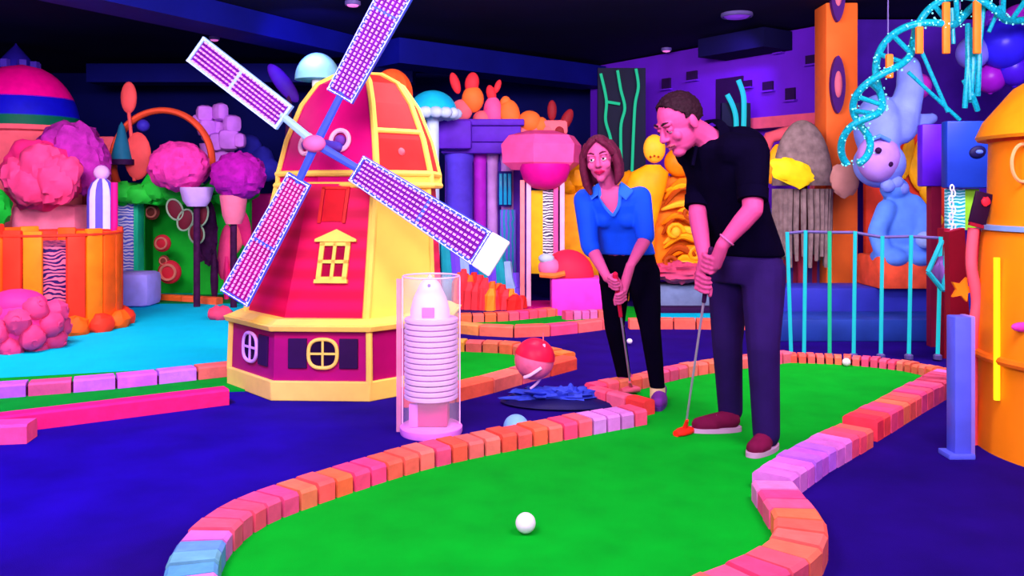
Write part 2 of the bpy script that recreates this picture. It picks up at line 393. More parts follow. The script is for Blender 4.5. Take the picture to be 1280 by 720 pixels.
# ---------------------------------------------------------------- windmill
YEL = mat('yellow_trim', (255, 218, 92), rough=.5, var=.08)
YELW = mat('yellow_boards', (252, 214, 84), rough=.55, var=.06, scale=4)
REDM = stripe_mat('red_clapboards', (196, 0, 62), (222, 4, 84), 2.6, 'Z', .15, duty=.5, sharp=.4)
MAGW = mat('magenta_base_paint', (168, 4, 96), rough=.55, var=.12, scale=5)
MAGH = mat('magenta_hood_paint', (205, 0, 110), rough=.5, var=.08)
ORR = mat('orange_red_panel', (225, 40, 36), rough=.5, var=.18, scale=8)
DKP = mat('dark_plum', (44, 8, 60), rough=.7)
LIL = mat('lilac_paint', (226, 170, 235), rough=.5)
C0 = V((X(435, 5.83), 5.83, 0)); PH = [R(-25+45*k) for k in range(8)]
def ov(r, z, k, dx=0, sq=None):
    a = PH[k % 8]; rr = r*(sq.get(k % 8, 1) if sq else 1)
    return V((C0.x+dx+rr*math.sin(a), C0.y-rr*math.cos(a), z))
mill = thing('windmill', 'red and yellow toy windmill with LED lattice sails', 'windmill', C0)
def octo(r0, z0, r1, z1, dx0=0, dx1=0):
    mb = MB(); mb.add([ov(r0, z0, k, dx0) for k in range(8)]+[ov(r1, z1, k, dx1) for k in range(8)],
        [(k, (k+1) % 8, 8+(k+1) % 8, 8+k) for k in range(8)]+[tuple(range(7, -1, -1)), tuple(range(8, 16))]); return mb
RB = .742
base = link('base', octo(RB, .0, RB-.012, .425), MAGW, mill, angle=20)
link('plinth_trim', octo(RB+.022, 0, RB+.022, .115), YEL, mill, angle=20, bevel=.006)
mb = octo(RB+.03, .405, RB+.045, .44); q = octo(RB+.02, .44, RB-.04, .47); mb.add(q.v, q.f)
link('cornice', mb, YEL, mill, angle=20, bevel=.005)
for k in (7, 1, 2, 3, 6):
    p = ov(RB+.004, .1, k); p2 = ov(RB-.008, .42, k)
    link('corner_trim', MB().tube([p, p2], .02, 8), YEL, mill)
# small windows of the base
def facet(k, u, z, r0=RB, z0=0, r1=RB-.012, z1=.425, dx0=0, dx1=0):
    """point, right vector, up vector, outward normal on facet k (between corner k and k+1)"""
    t = (z-z0)/(z1-z0); a = ov(r0, z0, k, dx0).lerp(ov(r1, z1, k, dx1), t); b = ov(r0, z0, k+1, dx0).lerp(ov(r1, z1, k+1, dx1), t)
    A = ov(r0, z0, k, dx0).lerp(ov(r0, z0, k+1, dx0), u); B = ov(r1, z1, k, dx1).lerp(ov(r1, z1, k+1, dx1), u)
    rx = (b-a).normalized(); up = (B-A).normalized(); return a.lerp(b, u), rx, up, rx.cross(up).normalized()
def round_window(k, u, z, ww, hh, m, shut):
    p, rx, up, n = facet(k, u, z); M = frame(rx, up, n)
    w = link('window', MB().box(p+n*.002, (ww*1.7, hh*1.6, .012), M), DKP, mill, smooth=False) if False else None
    pane = MB().lathe([(0, 0), (1, 0)], p+n*.011, 28, sx=ww, sy=hh, axis=M)
    w = link('window', pane, DKP, mill)
    ring = [p+n*.014+rx*ww*math.copysign(abs(math.cos(a))**.75, math.cos(a))+up*hh*math.copysign(abs(math.sin(a))**.75, math.sin(a)) for a in [2*PI*i/32 for i in range(32)]]
    fr = MB().tube(ring, .011, 8, closed=True)
    fr.box(p+n*.014, (ww*2, .012, .012), M).box(p+n*.014, (.012, hh*2, .012), M)
    link('window_frame', fr, m, w)
    for s in shut:
        link('shutter', MB().box(p+n*.006+rx*s*ww*1.78, (ww*1.3, hh*2.1, .016), M, ch=.004), DKP, w, smooth=False)
round_window(7, .5, .275, .088, .085, LIL, (1,))
round_window(0, .52, .275, .085, .083, YEL, (-1, 1))
# tower
TR0, TR1, TZ0, TZ1, TDX = .645, .52, .45, 1.27, .075
tw = link('tower', octo(TR0, TZ0, TR1, TZ1, 0, TDX), REDM, mill, angle=20)
fa = lambda k, u, z: facet(k, u, z, TR0, TZ0, TR1, TZ1, 0, TDX)
p0, p1 = ov(TR0, TZ0, 1), ov(TR0, TZ0, 2); p2, p3 = ov(TR1, TZ1, 2, TDX), ov(TR1, TZ1, 1, TDX)
nrm = (p1-p0).cross(p3-p0).normalized()
link('side_panel', MB().prism([p0, p1, p2, p3], nrm*.012), YELW, mill, smooth=False)
for k, r in ((7, .022), (1, .026), (2, .02)):
    link('corner_trim', MB().tube([ov(TR0+.004, TZ0, k), ov(TR1+.004, TZ1, k, TDX)], r, 8), YEL, mill)
# gabled window on the red front
p, rx, up, n = fa(0, .52, .83); M = frame(rx, up, n)
w = link('window', MB().box(p+n*.004-up*.03, (.15, .2, .01), M), mat('plum_glass', (150, 0, 50), rough=.2), mill, smooth=False)
fr = MB()
for dx in (-.078, 0, .078): fr.box(p+n*.014+rx*dx-up*.03, (.028 if dx else .02, .235, .022), M)
for dy in (-.135, -.03, .08): fr.box(p+n*.014+up*(dy), (.184, .03 if dy != -.03 else .02, .022), M)
fr.box(p+n*.018-up*.148, (.2, .022, .03), M)
link('window_frame', fr, YEL, w, smooth=False)
gp = [p+up*.09-rx*.125, p+up*.09+rx*.125, p+up*.105+rx*.125, p+up*.165, p+up*.105-rx*.125]
link('gable', MB().prism(gp, n*.034), YEL, w, smooth=False)
# upper red panel window
p, rx, up, n = fa(0, .42, 1.14); M = frame(rx, up, n)
w = link('window', MB().box(p+n*.004, (.12, .2, .008), M), mat('tomato_paint', (214, 10, 30)), mill, smooth=False)
fr = MB()
for dx in (-.075, .075): fr.box(p+n*.01+rx*dx, (.02, .22, .016), M)
fr.box(p+n*.01+up*.105, (.17, .016, .016), M)
link('window_frame', fr, ORR, w, smooth=False)
# hood
HDX = .085
HP = [(.525, 1.255), (.525, 1.33), (.47, 1.55), (.375, 1.78), (.275, 1.92), (.16, 1.98), (.05, 1.99)]
SQ = {0: .87}
hood = MB(); vs = [ov(r, z, k, HDX, SQ) for r, z in HP for k in range(8)]
fs = [(i*8+k, i*8+(k+1) % 8, (i+1)*8+(k+1) % 8, (i+1)*8+k) for i in range(len(HP)-1) for k in range(8)]+[tuple(range(7, -1, -1)), tuple(8*(len(HP)-1)+k for k in range(8))]
hood.add(vs, fs); hd = link('hood', hood, MAGH, mill, angle=25)
for k in (7, 1, 2, 3):
    link('rib', MB().tube([ov(r+.008, z, k, HDX, SQ) for r, z in HP], .021 if k != 7 else .017, 8), YEL, hd)
for k in (1, 2):  # red side panels over yellow
    pan = MB(); q = []
    for i in range(len(HP)-1):
        a, b = ov(HP[i][0]+.012, HP[i][1], k, HDX, SQ), ov(HP[i][0]+.012, HP[i][1], k+1, HDX, SQ); q.append((a.lerp(b, .06), a.lerp(b, .94)))
    vs = [v for ab in q for v in ab]
    lo, hi = MB(), MB()
    for i in range(len(q)-1):
        (lo if i < 1 else hi).add([q[i][0], q[i][1], q[i+1][1], q[i+1][0]], [(0, 1, 2, 3)])
    link('hood_panel', lo, YELW, hd); link('hood_panel', hi, ORR, hd)
for z, rr in ((1.262, .545), (1.335, .535)):
    ring = [ov(rr, z, k, HDX, SQ) for k in range(8)]
    link('hood_rim', MB().tube(ring, .02, 8, closed=True), YEL, hd)
mid = MB().tube([ov(.46, 1.6, 1, HDX, SQ), ov(.46, 1.6, 2, HDX, SQ)], .018, 8); link('rib', mid, YEL, hd)
# round eyes in the hood front
for u, z, s in ((.62, 1.515, 7), (.36, 1.535, 0)):
    a = ov(.472, z, s, HDX, SQ); b = ov(.472, z, s+1, HDX, SQ); pc = a.lerp(b, u); rx = (b-a).normalized(); n = rx.cross(V((0, 0, 1))).normalized(); n = V((n.x, n.y, .2)).normalized(); up = n.cross(rx)
    ring = [pc+n*.02+rx*.058*math.cos(t)+up*.062*math.sin(t) for t in [2*PI*i/24 for i in range(24)]]
    e = link('round_window_ring', MB().tube(ring, .015, 8, closed=True), mat('pink_white', (250, 190, 215)), hd)
    link('pupil', MB().ball(pc+n*.014, (.036, .036, .036), 16), mat('violet_dot', (120, 60, 170)), hd)
e = ov(.49, 1.47, 1, HDX).lerp(ov(.49, 1.47, 2, HDX), .5); link('lamp', MB().ball(e, .028, 14), mat('pale_rose', (235, 110, 120)), hd)
# sails
HUB = P(395, 180, 5.02)
yaw = R(7)
ex = V((math.cos(yaw), -math.sin(yaw), 0)); ez = V((0, 0, 1)); en = V((-math.sin(yaw), -math.cos(yaw), 0))
link('axle', MB().tube([HUB-en*.05, HUB-en*.45], .035, 12), mat('blue_steel', (60, 60, 190), rough=.4), mill)
hubm = MB().ball(HUB+en*.03, (.066, .05, .05), 20); link('hub', hubm, mat('rose_hub', (238, 110, 170)), mill)
BLU = mat('blue_led_frame', (60, 80, 220), rough=.4, emit=.25, ecol=(70, 110, 255))
CYF = mat('pale_blue_led_frame', (150, 190, 240), rough=.4, emit=.35, ecol=(150, 200, 255))
PAN = mat('purple_sail_cloth', (104, 10, 150), rough=.6, var=.3, scale=25)
PAN2 = mat('magenta_sail_cloth', (150, 0, 110), rough=.6, var=.3, scale=25)
LED = mat('pink_white_led', (250, 170, 230), emit=.5, ecol=(255, 150, 225), var=.05)
DOT = mat('white_led', (235, 235, 255), emit=.6, ecol=(200, 210, 255), var=.05)
TIP = mat('white_sail_tip', (235, 245, 240), rough=.5, var=.08)
k5 = 5.02/F
def sail(ang, r0, r1, w0, w1, fm, cloth, lab, tip=0, off=0):
    a = R(ang); d = ex*math.cos(a)+ez*math.sin(a); s = en.cross(d).normalized()
    r0, r1, w0, w1, off = r0*k5, r1*k5, w0*k5, w1*k5, off*k5; L = r1-r0; M = frame(d, s, d.cross(s)); o0 = HUB+d*r0+s*off
    hw = lambda x: (w0+(w1-w0)*x/L)/2
    pt = lambda x, y, z=0: o0+d*x+s*y*hw(x)+en*z           # x along the sail, y in -1..1
    def quad(mb, x0, y0, x1, y1, za, zb): return mb.prism([pt(x0, y0, za), pt(x1, y0, za), pt(x1, y1, za), pt(x0, y1, za)], en*(zb-za))
    sa = link('sail', MB().tube([HUB, o0-d*.0, o0+d*.03], [.026, .022, .018], 8), fm, mill); sa['label'] = lab
    link('cloth', quad(MB(), .01, -.94, L-.01, .94, -.006, .006), cloth, sa, smooth=False)
    fr = MB(); e = .018/(w0/2)
    for q in (-1, 1): quad(fr, 0, q, L, q*(1-e), -.016, .016)
    for x in (0, L-.018, L*.53): quad(fr, x, -1, x+.018, 1, -.015, .015)
    link('sail_frame', fr, fm, sa, smooth=False)
    lat = MB(); nr = 6; nseg = int(L/.028)
    for i in range(nr):
        y = -1+2*(i+.5+.0)/nr; y = y*.9
        for j in range(nseg):
            x = .024+(L-.048)*(j+.5)/nseg; quad(lat, x-.0085, y-.052, x+.0085, y+.052, .004, .019)
    link('led_mesh', lat, LED, sa, smooth=False)
    dm = MB(); nb = int(L/.04)
    for j in range(nb):
        for q in (-1, 1): dm.ball(pt(L*(j+.5)/nb, q*(1-e/2), .016), .0055, 6)
    for q in (-1, 1): quad(dm, 0, q*.965, L, q*.935, .015, .018)
    for x in (.007, L-.011): quad(dm, x, -1, x+.004, 1, .015, .018)
    for j in range(5):
        for x in (.009, L-.009): dm.ball(pt(x, (j-2)/2.6, .016), .0055, 6)
    link('dot_strip', dm, DOT, sa)
    if tip:
        tp = MB().prism([pt(L, -1, -.02), pt(L+tip*k5, -1, -.02), pt(L+tip*k5, 1, -.02), pt(L, 1, -.02)], en*.04); link('tip', tp, TIP, sa, smooth=False, bevel=.01)
    return sa
sail(143.0, 52, 200, 36, 38, CYF, PAN, 'sail with pale blue frame', off=-2)
sail(60.5, 66, 285, 37, 46, BLU, PAN, 'sail pointing up to the ceiling', off=2)
sail(240.5, 48, 222, 33, 41, BLU, PAN2, 'sail with magenta cloth', off=3)
sail(328.0, 60, 246, 36, 48, BLU, PAN, 'sail with white tip', tip=26, off=2)

# ---------------------------------------------------------------- clear display cylinder with a tiered white tower model inside
pc = G(539, 541); pc.z = 0
ACR = mat('clear_acrylic', (255, 235, 255), rough=.04, alpha=.09, var=.02, spec=.6)
PKB = mat('pink_acrylic_base', (238, 130, 235), rough=.3)
ds = thing('display_cylinder', 'tall clear acrylic cylinder on pink disc standing before the windmill', 'display case', pc)
rc = 36*pc.y/F; zt = Z(345, pc.y)
link('base', MB().lathe([(0, 0), (rc+.008, 0), (rc+.012, .012), (rc+.012, .035), (rc, .045), (0, .045)], pc, 48), PKB, ds)
cyl = MB().lathe([(rc, .045), (rc, zt), (rc-.006, zt), (rc-.006, .045)], pc, 48, cap=False); link('shell', cyl, ACR, ds)
link('rim', MB().tube([pc+V((math.cos(a)*(rc-.003), math.sin(a)*(rc-.003), zt)) for a in [2*PI*i/48 for i in range(48)]], .004, 6, closed=True), mat('acrylic_edge', (250, 190, 240), rough=.2, emit=.15), ds)
edge = MB()
for q in (-1, 1): edge.box(pc+V((q*(rc-.001), 0, (zt+.045)/2)), (.006, .01, zt-.05))
link('seam', edge, mat('acrylic_edge', (250, 190, 240)), ds, smooth=False)
edge = MB().box(pc+V((-rc-.02, .02, zt*.49)), (.025, .012, zt*.98)); link('side_strip', edge, mat('peach_acrylic', (245, 160, 190), rough=.2, alpha=.6), ds, smooth=False)
WT = mat('white_model_plastic', (226, 180, 236), rough=.4, var=.05)
tm = thing('tower_model', 'white tiered tower model with pink panel inside the clear cylinder', 'model tower', pc+V((0, 0, .046)))
r1 = rc-.014
link('lobby', MB().box(pc+V((.012, 0, .115)), (r1*1.15, r1*1.1, .135), ch=.008), mat('raspberry_panel', (200, 30, 120)), tm)
link('porch', MB().box(pc+V((-r1*.62, -r1*.45, .105)), (.045, .04, .115), ch=.006), PKB, tm)
prof = [(r1, .18)]
nt_ = 15; z0_, z1_ = .18, Z(395, pc.y)
for i in range(nt_):
    za, zb = z0_+(z1_-z0_)*i/nt_, z0_+(z1_-z0_)*(i+1)/nt_
    bd = MB().lathe([(0, za), (r1, za), (r1+.004, za+.003), (r1+.004, zb-.011), (r1-.002, zb-.007), (0, zb-.007)], pc, 36); link('tier', bd, WT, tm)
    if i < nt_-1: link('floor_line', MB().lathe([(0, zb-.009), (r1-.006, zb-.009), (r1-.006, zb+.002), (0, zb+.002)], pc, 30), mat('plum_line', (150, 70, 160)) if i != 2 else mat('dark_line', (60, 10, 80)), tm)
zc = Z(352, pc.y); M4 = pc+V((-.006, 0, 0))
ub = MB()
ub.lathe([(0, z1_-.01), (.10, z1_-.01), (.10, z1_+.03), (.085, z1_+.09), (.05, zc-.01), (.03, zc+.012), (0, zc+.014)], M4, 28); link('crown', ub, mat('white_crown', (236, 208, 238), rough=.4), tm)
link('sign_panel', MB().box(M4+V((0, -.1, z1_+.03)), (.062, .012, .05), ch=.003), mat('magenta_sign', (225, 90, 200)), tm)
link('emblem', MB().ball(M4+V((0, -.045, zc-.02)), (.012, .012, .014), 12), mat('violet_emblem', (90, 70, 190)), tm)
link('finial', MB().lathe([(0, zc+.01), (.008, zc+.01), (.012, zc+.022), (.004, zc+.034), (0, zc+.036)], M4, 14), mat('white_crown', (236, 208, 238)), tm)

# ---------------------------------------------------------------- pink globe on a bent stem, blue mound, bluish dome
pg = G(700, 503); pg.z = 0
gl = thing('globe_sculpture', 'pink and red globe on bent white stem over a blue mound', 'sculpture', pg)
mb = MB().lathe([(0, 0), (.26, 0), (.30, .012), (.27, .03), (.12, .04), (0, .042)], pg+V((.03, .0, 0)), 40, sx=1.25, sy=.75); link('base', mb, mat('black_blue_mat', (18, 12, 80), rough=.5), gl)
mb = MB().ball(pg+V((-.06, 0, .03)), (.22, .1, .05), 30, amp=.7, freq=4, seed=3, zlo=-.2); mb.ball(pg+V((.06, -.02, .03)), (.16, .08, .06), 26, amp=.7, freq=5, seed=5, zlo=-.2)
link('mound', mb, mat('cobalt_rock', (52, 74, 205), rough=.6, var=.3, scale=20), gl)
yg = pg.y; gc = P(668, 449, yg)
st = crom([P(663, 486, yg), P(672, 478, yg), P(679, 466, yg), P(681, 450, yg-.06), P(680, 430, yg-.06)], 6)
link('stem', MB().tube(st+[], .0075, 8), mat('white_wire', (240, 200, 245)), gl)
rg = 25*yg/F
Mt = Matrix.Rotation(R(12), 4, 'Y')
link('globe', MB().ball(gc, (rg, rg, rg*1.02), 28), mat('pink_globe', (240, 110, 150), rough=.4, var=.25, scale=14), gl)
link('cap', MB().ball(gc, (rg*1.03, rg*1.03, rg*1.06), 28, rot=Mt, zlo=.12), mat('scarlet_cap', (226, 24, 66), rough=.4), gl)
sw = [gc+V((rg*1.01*math.sin(t*.9)*.7, -rg*.98*math.cos(t*.9*.7), -rg*.45+rg*.3*math.sin(t*1.4))) for t in [i/10-.9 for i in range(15)]]
link('swirl', MB().tube(sw, .01, 8), mat('pale_swirl', (245, 200, 225)), gl)
link('pin', MB().tube([P(679, 430, yg-.02), P(679, 416, yg-.02)], .004, 6), mat('pale_rose', (235, 110, 120)), gl)
pd = G(645, 533); solo('dome_lump', MB().ball(V((pd.x, pd.y, 0)), (.066, .066, .062), 24, zlo=0), mat('sky_dome', (120, 180, 240), rough=.3), 'pale blue dome on the indigo carpet by the clear cylinder', 'dome')  # plain half-ball lump, gives off no light
pd = G(275, 400); solo('stone', MB().ball(V((pd.x, pd.y, .06)), (.12, .1, .075), 20, amp=.25, seed=4), mat('coral_stone', (235, 70, 110)), 'coral stone on the turquoise carpet under the magenta sail', 'stone')
# ---------------------------------------------------------------- fantasy set on the left
def M_(n, c, **k): return mat(n, c, **k)
PINKP = M_('hot_pink_foam', (232, 40, 118), rough=.65, bump=.3, bscale=25)
ROSE = M_('rose_foam', (236, 66, 126), rough=.6, bump=.2, bscale=30)
PURP = M_('purple_pompom', (172, 38, 160), rough=.8, bump=.6, bscale=40, var=.25, scale=14)
MAGP = M_('magenta_pompom', (168, 20, 160), rough=.85, bump=.7, bscale=40, var=.25, scale=14)
FUCH = M_('fuchsia_pompom', (228, 56, 160), rough=.85, bump=.7, bscale=40, var=.22, scale=14)
SALM = M_('salmon_stucco', (238, 96, 110), rough=.7)
def fluff(mb, c, r, n=36, seed=1, amp=.22, freq=4.5): return mb.ball(c, r, n, amp=amp, freq=freq, seed=seed)
# domed pavilion
pv = V((X(28, 10), 10, 0)); t = thing('domed_pavilion', 'salmon round pavilion with pink dome over blue and green bands', 'pavilion', pv)
rr = .6
zb = Z(162, 10)
link('drum_wall', MB().lathe([(rr*1.02, 0), (rr*1.02, zb-.05), (rr*1.12, zb-.03), (rr*1.12, zb+.02), (0, zb+.02)], pv, 40), SALM, t)
def dome(z0, z1, m, n):
    pr = [(rr*1.0*math.sqrt(max(0, 1-(q)**2)), zb+q*.74) for q in [z0+(z1-z0)*i/8 for i in range(9)]]
    link(n, MB().lathe(pr, pv, 44, cap=True), m, t)
dome(0, .18, M_('green_band', (0, 100, 70)), 'green_band'); dome(.17, .47, M_('blue_band', (10, 10, 190)), 'blue_band'); dome(.46, 1, M_('magenta_dome', (235, 0, 140), rough=.5), 'dome_cap')
solo('salmon_wall_panel', MB().box(V((X(112, 10.7), 10.8, .95)), (.55, .12, 1.9), ch=.02), SALM, 'salmon wall panel between the pink dome pavilion and the orange hoop', 'panel')
mb = MB(); mb.ball(P(-8, 262, 8.6), (.16, .14, .2), 24, amp=.3, seed=3); mb.tube([P(-8, 262, 8.6), V((X(-8, 8.6), 8.6, 0))], .04, 8); solo('green_shrub', mb, mat('shrub_green', (20, 190, 50), rough=.7), 'green shrub at the frame edge beside the giant pink blossom', 'shrub')
# blue turret behind it
tp = V((X(20, 11.2), 11.2, 0)); t = thing('castle_turret', 'small dark blue turret behind the pink dome', 'turret', tp)
TUR = M_('turret_blue', (40, 26, 170), rough=.7)
z0 = Z(96, 11.2)
link('tower', MB().lathe([(.2, 0), (.2, z0), (.26, z0+.04), (.26, z0+.1), (0, z0+.1)], tp, 24), TUR, t)
link('spire', MB().lathe([(.2, z0+.1), (.17, z0+.22), (.08, z0+.33), (.02, z0+.4), (0, z0+.44)], tp, 20), TUR, t)
for k in range(8): link('battlement', MB().box(tp+V((.24*math.cos(k*PI/4), .24*math.sin(k*PI/4), z0+.14)), (.08, .08, .1), rz(k*PI/4)), M_('turret_light', (90, 60, 210)), t, smooth=False)
# blossom tree on its pink trunk, standing in the orange drum
bt = V((X(60, 9.0), 9.0, 0)); t = thing('blossom_tree', 'giant pink blossom with purple tuft on a pink trunk behind orange drum', 'tree sculpture', bt)
link('trunk', MB().box(bt+V((.05, 0, Z(256, 9.0)-.75)), (.66, .4, 1.5), ch=.06), M_('pale_pink_block', (240, 120, 150)), t)
mb = MB(); fluff(mb, P(88, 196, 9.1), (.36, .3, .36), seed=2); fluff(mb, P(108, 212, 9.05), (.24, .2, .26), seed=6); link('tuft', mb, PURP, t)
mb = MB(); fluff(mb, P(52, 218, 8.85), (.37, .32, .34), 40, seed=8, amp=.3, freq=3); link('blossom', mb, PINKP, t)
for (a, b, r, s) in [(38, 232, .2, 1), (70, 226, .22, 2), (50, 205, .2, 3), (22, 218, .16, 4), (84, 214, .15, 5)]:
    mb = MB(); fluff(mb, P(a, b, 8.55), (r, r*.7, r), 24, seed=s+20, amp=.3, freq=2.5); link('petal', mb, ROSE, t)
# orange drum of staves
dc = V((X(64, 7.9), 7.9, 0)); t = thing('stave_drum', 'big round drum of upright orange boards with patterned slots', 'drum', dc)
DR = .565; zt = Z(287, 7.9)
link('core', MB().lathe([(DR-.06, 0), (DR-.06, zt-.12), (0, zt-.12)], dc, 40), stripe_mat('patterned_core', (40, 20, 90), (230, 110, 140), 9, 'Z', 9), t)
OR_ = [M_('orange_board', (248, 96, 20), rough=.5, var=.2, scale=5), M_('red_orange_board', (238, 58, 36), rough=.5, var=.2, scale=5), M_('amber_board', (252, 130, 20), rough=.5, var=.2, scale=5)]
for k in range(22):
    if k in (14, 18): continue
    a = 2*PI*k/22+.1; hh = zt+rnd.uniform(-.04, .05); w_ = .157+rnd.uniform(-.012, .006)
    mb = MB().box(dc+V((math.cos(a)*DR, math.sin(a)*DR, hh/2)), (.05, w_, hh), rz(a), ch=.012); link('stave', mb, OR_[(k*7) % 3], t)
link('top_hoop', MB().tube([dc+V((math.cos(a)*(DR+.02), math.sin(a)*(DR+.02), zt-.03)) for a in [2*PI*i/40 for i in range(40)]], .014, 6, closed=True), OR_[1], t)
for k in range(16):
    a = 2*PI*k/16; mb = MB().ball(dc+V((math.cos(a)*(DR+.04), math.sin(a)*(DR+.04), .06)), (.12, .09, .1), 14, rot=rz(a+PI/2), amp=.3, seed=k); link('foot_lump', mb, OR_[k % 2], t)
# rose ball
rc_ = V((X(26, 6.85), 6.85, 0)); t = thing('rose_ball', 'pink ball of knobbly roses on turquoise carpet before the orange drum', 'rose ball', rc_)
cz = Z(408, 6.85); R0 = .27
link('core', MB().ball(rc_+V((0, 0, cz+.0)), (R0, R0, R0*.9), 26), M_('fuchsia_core', (226, 50, 140)), t)
gold = PI*(3-math.sqrt(5))
for k in range(30):
    z = 1-2*(k+.5)/30; a = k*gold; q = math.sqrt(1-z*z); d = V((q*math.cos(a), q*math.sin(a), z))
    if z > .72: continue
    c = rc_+V((0, 0, cz))+V((d.x*R0, d.y*R0, d.z*R0*.88)); rl = MB().ball(c, .094, 18, amp=.22, freq=2.4, seed=k)
    o = link('rose', rl, ROSE, t)
    sw = []
    fx, fy, fz = d.orthogonal().normalized(), None, d; fy = d.cross(fx)
    for i in range(16):
        th = i*.75; r_ = .008+.0042*i; sw.append(c+fz*(.094-.0028*i*i*.16)+fx*r_*math.cos(th)+fy*r_*math.sin(th))
    link('spiral', MB().tube(sw, .009, 6), ROSE, o)
solo('pink_cap', MB().ball(rc_+V((-.02, 0, cz+R0*.78)), (.26, .24, .13), 26, zlo=-.2), M_('fuchsia_core', (226, 50, 140)), 'smooth fuchsia cap lying on top of the rose ball', 'cap') if False else link('cap', MB().ball(rc_+V((-.03, 0, cz+R0*.6)), (.22, .2, .13), 26), M_('fuchsia_core', (226, 50, 140)), t)
# striped bollard and magenta pole
bp = V((X(127, 8.7), 8.7, 0)); t = thing('striped_post', 'violet and white striped round topped post behind the orange drum', 'post', bp)
r_ = 17*8.6/F; z1 = Z(222, 8.6)
STR = M_('violet_stripe', (96, 84, 220)); WHS = M_('white_stripe', (225, 215, 250))
prof = [(r_, 0), (r_, z1-.2), (r_*.93, z1-.12), (r_*.7, z1-.05), (r_*.35, z1-.01), (0, z1)]
for k in range(12): link('stripe', MB().lathe(prof, bp, 3, a0=2*PI*k/12, a1=2*PI*(k+1)/12, cap=False), STR if k % 2 else WHS, t)
link('knob', MB().ball(bp+V((0, 0, z1+.05)), .075, 16), M_('lilac_knob', (220, 170, 235)), t)
p_ = V((X(143, 8.2), 8.2, 0)); solo('post', MB().tube([p_, p_+V((0, 0, Z(228, 8.2)))], .03, 12), M_('magenta_post', (230, 20, 130)), 'slim magenta pole beside the violet striped post', 'pole')
# orange hoop standing on the green hut
HY = 9.9
hc = P(203, 202, HY); rx_, rz_ = 62*HY/F, 64*HY/F
# green hut
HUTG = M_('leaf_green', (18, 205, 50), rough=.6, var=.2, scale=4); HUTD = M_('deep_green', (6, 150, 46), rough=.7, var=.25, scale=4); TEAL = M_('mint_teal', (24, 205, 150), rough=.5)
hut = thing('green_hut', 'bright green hut with dripping leaf roof and deep doorway', 'hut', V((X(215, 10.3), 10.3, 0)))
zt = Z(248, 10)
link('back_wall', MB().box(V((X(238, 10.6), 10.6, zt/2)), (1.45, .1, zt)), HUTG, hut, smooth=False)
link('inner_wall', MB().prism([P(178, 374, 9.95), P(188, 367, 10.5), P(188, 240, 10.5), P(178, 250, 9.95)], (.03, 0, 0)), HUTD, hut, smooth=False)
link('front_pier', MB().box(V((X(161, 9.9), 9.9, zt/2)), (.3, .22, zt), ch=.015), TEAL, hut)
zm = stripe_mat('zebra_wave', (84, 104, 225), (225, 225, 250), 9, 'Z', 7, duty=.5)
link('zebra_panel', MB().box(V((X(156, 9.78), 9.78, zt*.52)), (.19, .02, zt*.94)), zm, hut, smooth=False)
mb = MB(); n = 14
top_, bot_ = [], []
for i in range(n+1):
    px = 140+i*(300-140)/n; top_.append(P(px, 226+10*math.sin(i*.9)-(8 if 3 < i < 6 else 0), 9.7)); bot_.append(P(px, 252+7*math.sin(i*1.7), 9.7))
mb.prism(top_+bot_[::-1], (0, .8, 0)); link('leaf_roof', mb, HUTG, hut, angle=50, bevel=.03)
mb = MB()
for i in range(5): fluff(mb, P(152+i*22, 240+4*math.sin(i*2), 9.65), (.16, .1, .11), 18, seed=i, amp=.3)
link('leaf_drips', mb, M_('lime_foam', (40, 215, 60), rough=.6), hut)
link('green_step', MB().prism([P(240, 374, 10.4), P(268, 374, 10.4), P(266, 310, 10.4), P(252, 304, 10.4), P(244, 318, 10.4)], (0, .2, 0)), M_('lime_block', (30, 200, 50)), hut, smooth=False)
for (a, b, r, m_) in [(190, 265, 10, M_('brown_rose', (130, 60, 50))), (203, 304, 11, M_('red_rose', (210, 40, 60))), (212, 340, 15, M_('red_rose', (210, 40, 60))), (205, 326, 7, M_('brown_rose', (130, 60, 50)))]:
    c = P(a, b, 10.05); q = r*10.05/F
    o = link('medallion', MB().ball(c, (q, q*.4, q), 22), m_, hut)
    link('medallion_ring', MB().tube([c+V((q*.62*math.cos(s), -q*.42, q*.62*math.sin(s))) for s in [2*PI*i/22 for i in range(22)]], q*.12, 6, closed=True), M_('tan_ring', (220, 130, 110)), o)
# dark lattice trunk with leaf blades beside the doorway
lt = P(262, 372, 9.62); lt.z = 0
t = thing('lattice_trunk', 'dark plum lattice trunk with petal shaped holes beside green doorway', 'trunk sculpture', lt)
TRK = M_('plum_trunk', (62, 14, 62), rough=.7, var=.4, scale=18, bump=.4, bscale=30)
mb = MB(); fluff(mb, P(258, 290, 9.62), (.12, .08, .34), 26, seed=4, amp=.35); fluff(mb, P(268, 345, 9.62), (.04, .04, .3), 22, seed=9, amp=.3); link('bark', mb, TRK, t)
for (a, b, w_, h_, an) in [(219, 262, 9, 13, -25), (232, 275, 9, 13, 20), (246, 292, 9, 12, -10), (252, 268, 8, 14, 10)]:
    c = P(a, b, 9.38); k_ = 9.38/F; rt = Matrix.Rotation(R(an), 4, 'Y')
    o = link('petal', MB().ball(c, (w_*k_, .02, h_*k_), 18, rot=rt), M_('maroon_petal', (96, 24, 40)), t)
    link('petal_rim', MB().tube([c+rt.to_3x3()@V((w_*k_*1.05*math.cos(s), -.01, h_*k_*1.05*math.sin(s))) for s in [2*PI*i/20 for i in range(20)]], .01, 6, closed=True), M_('sage_rim', (130, 160, 130)), o)
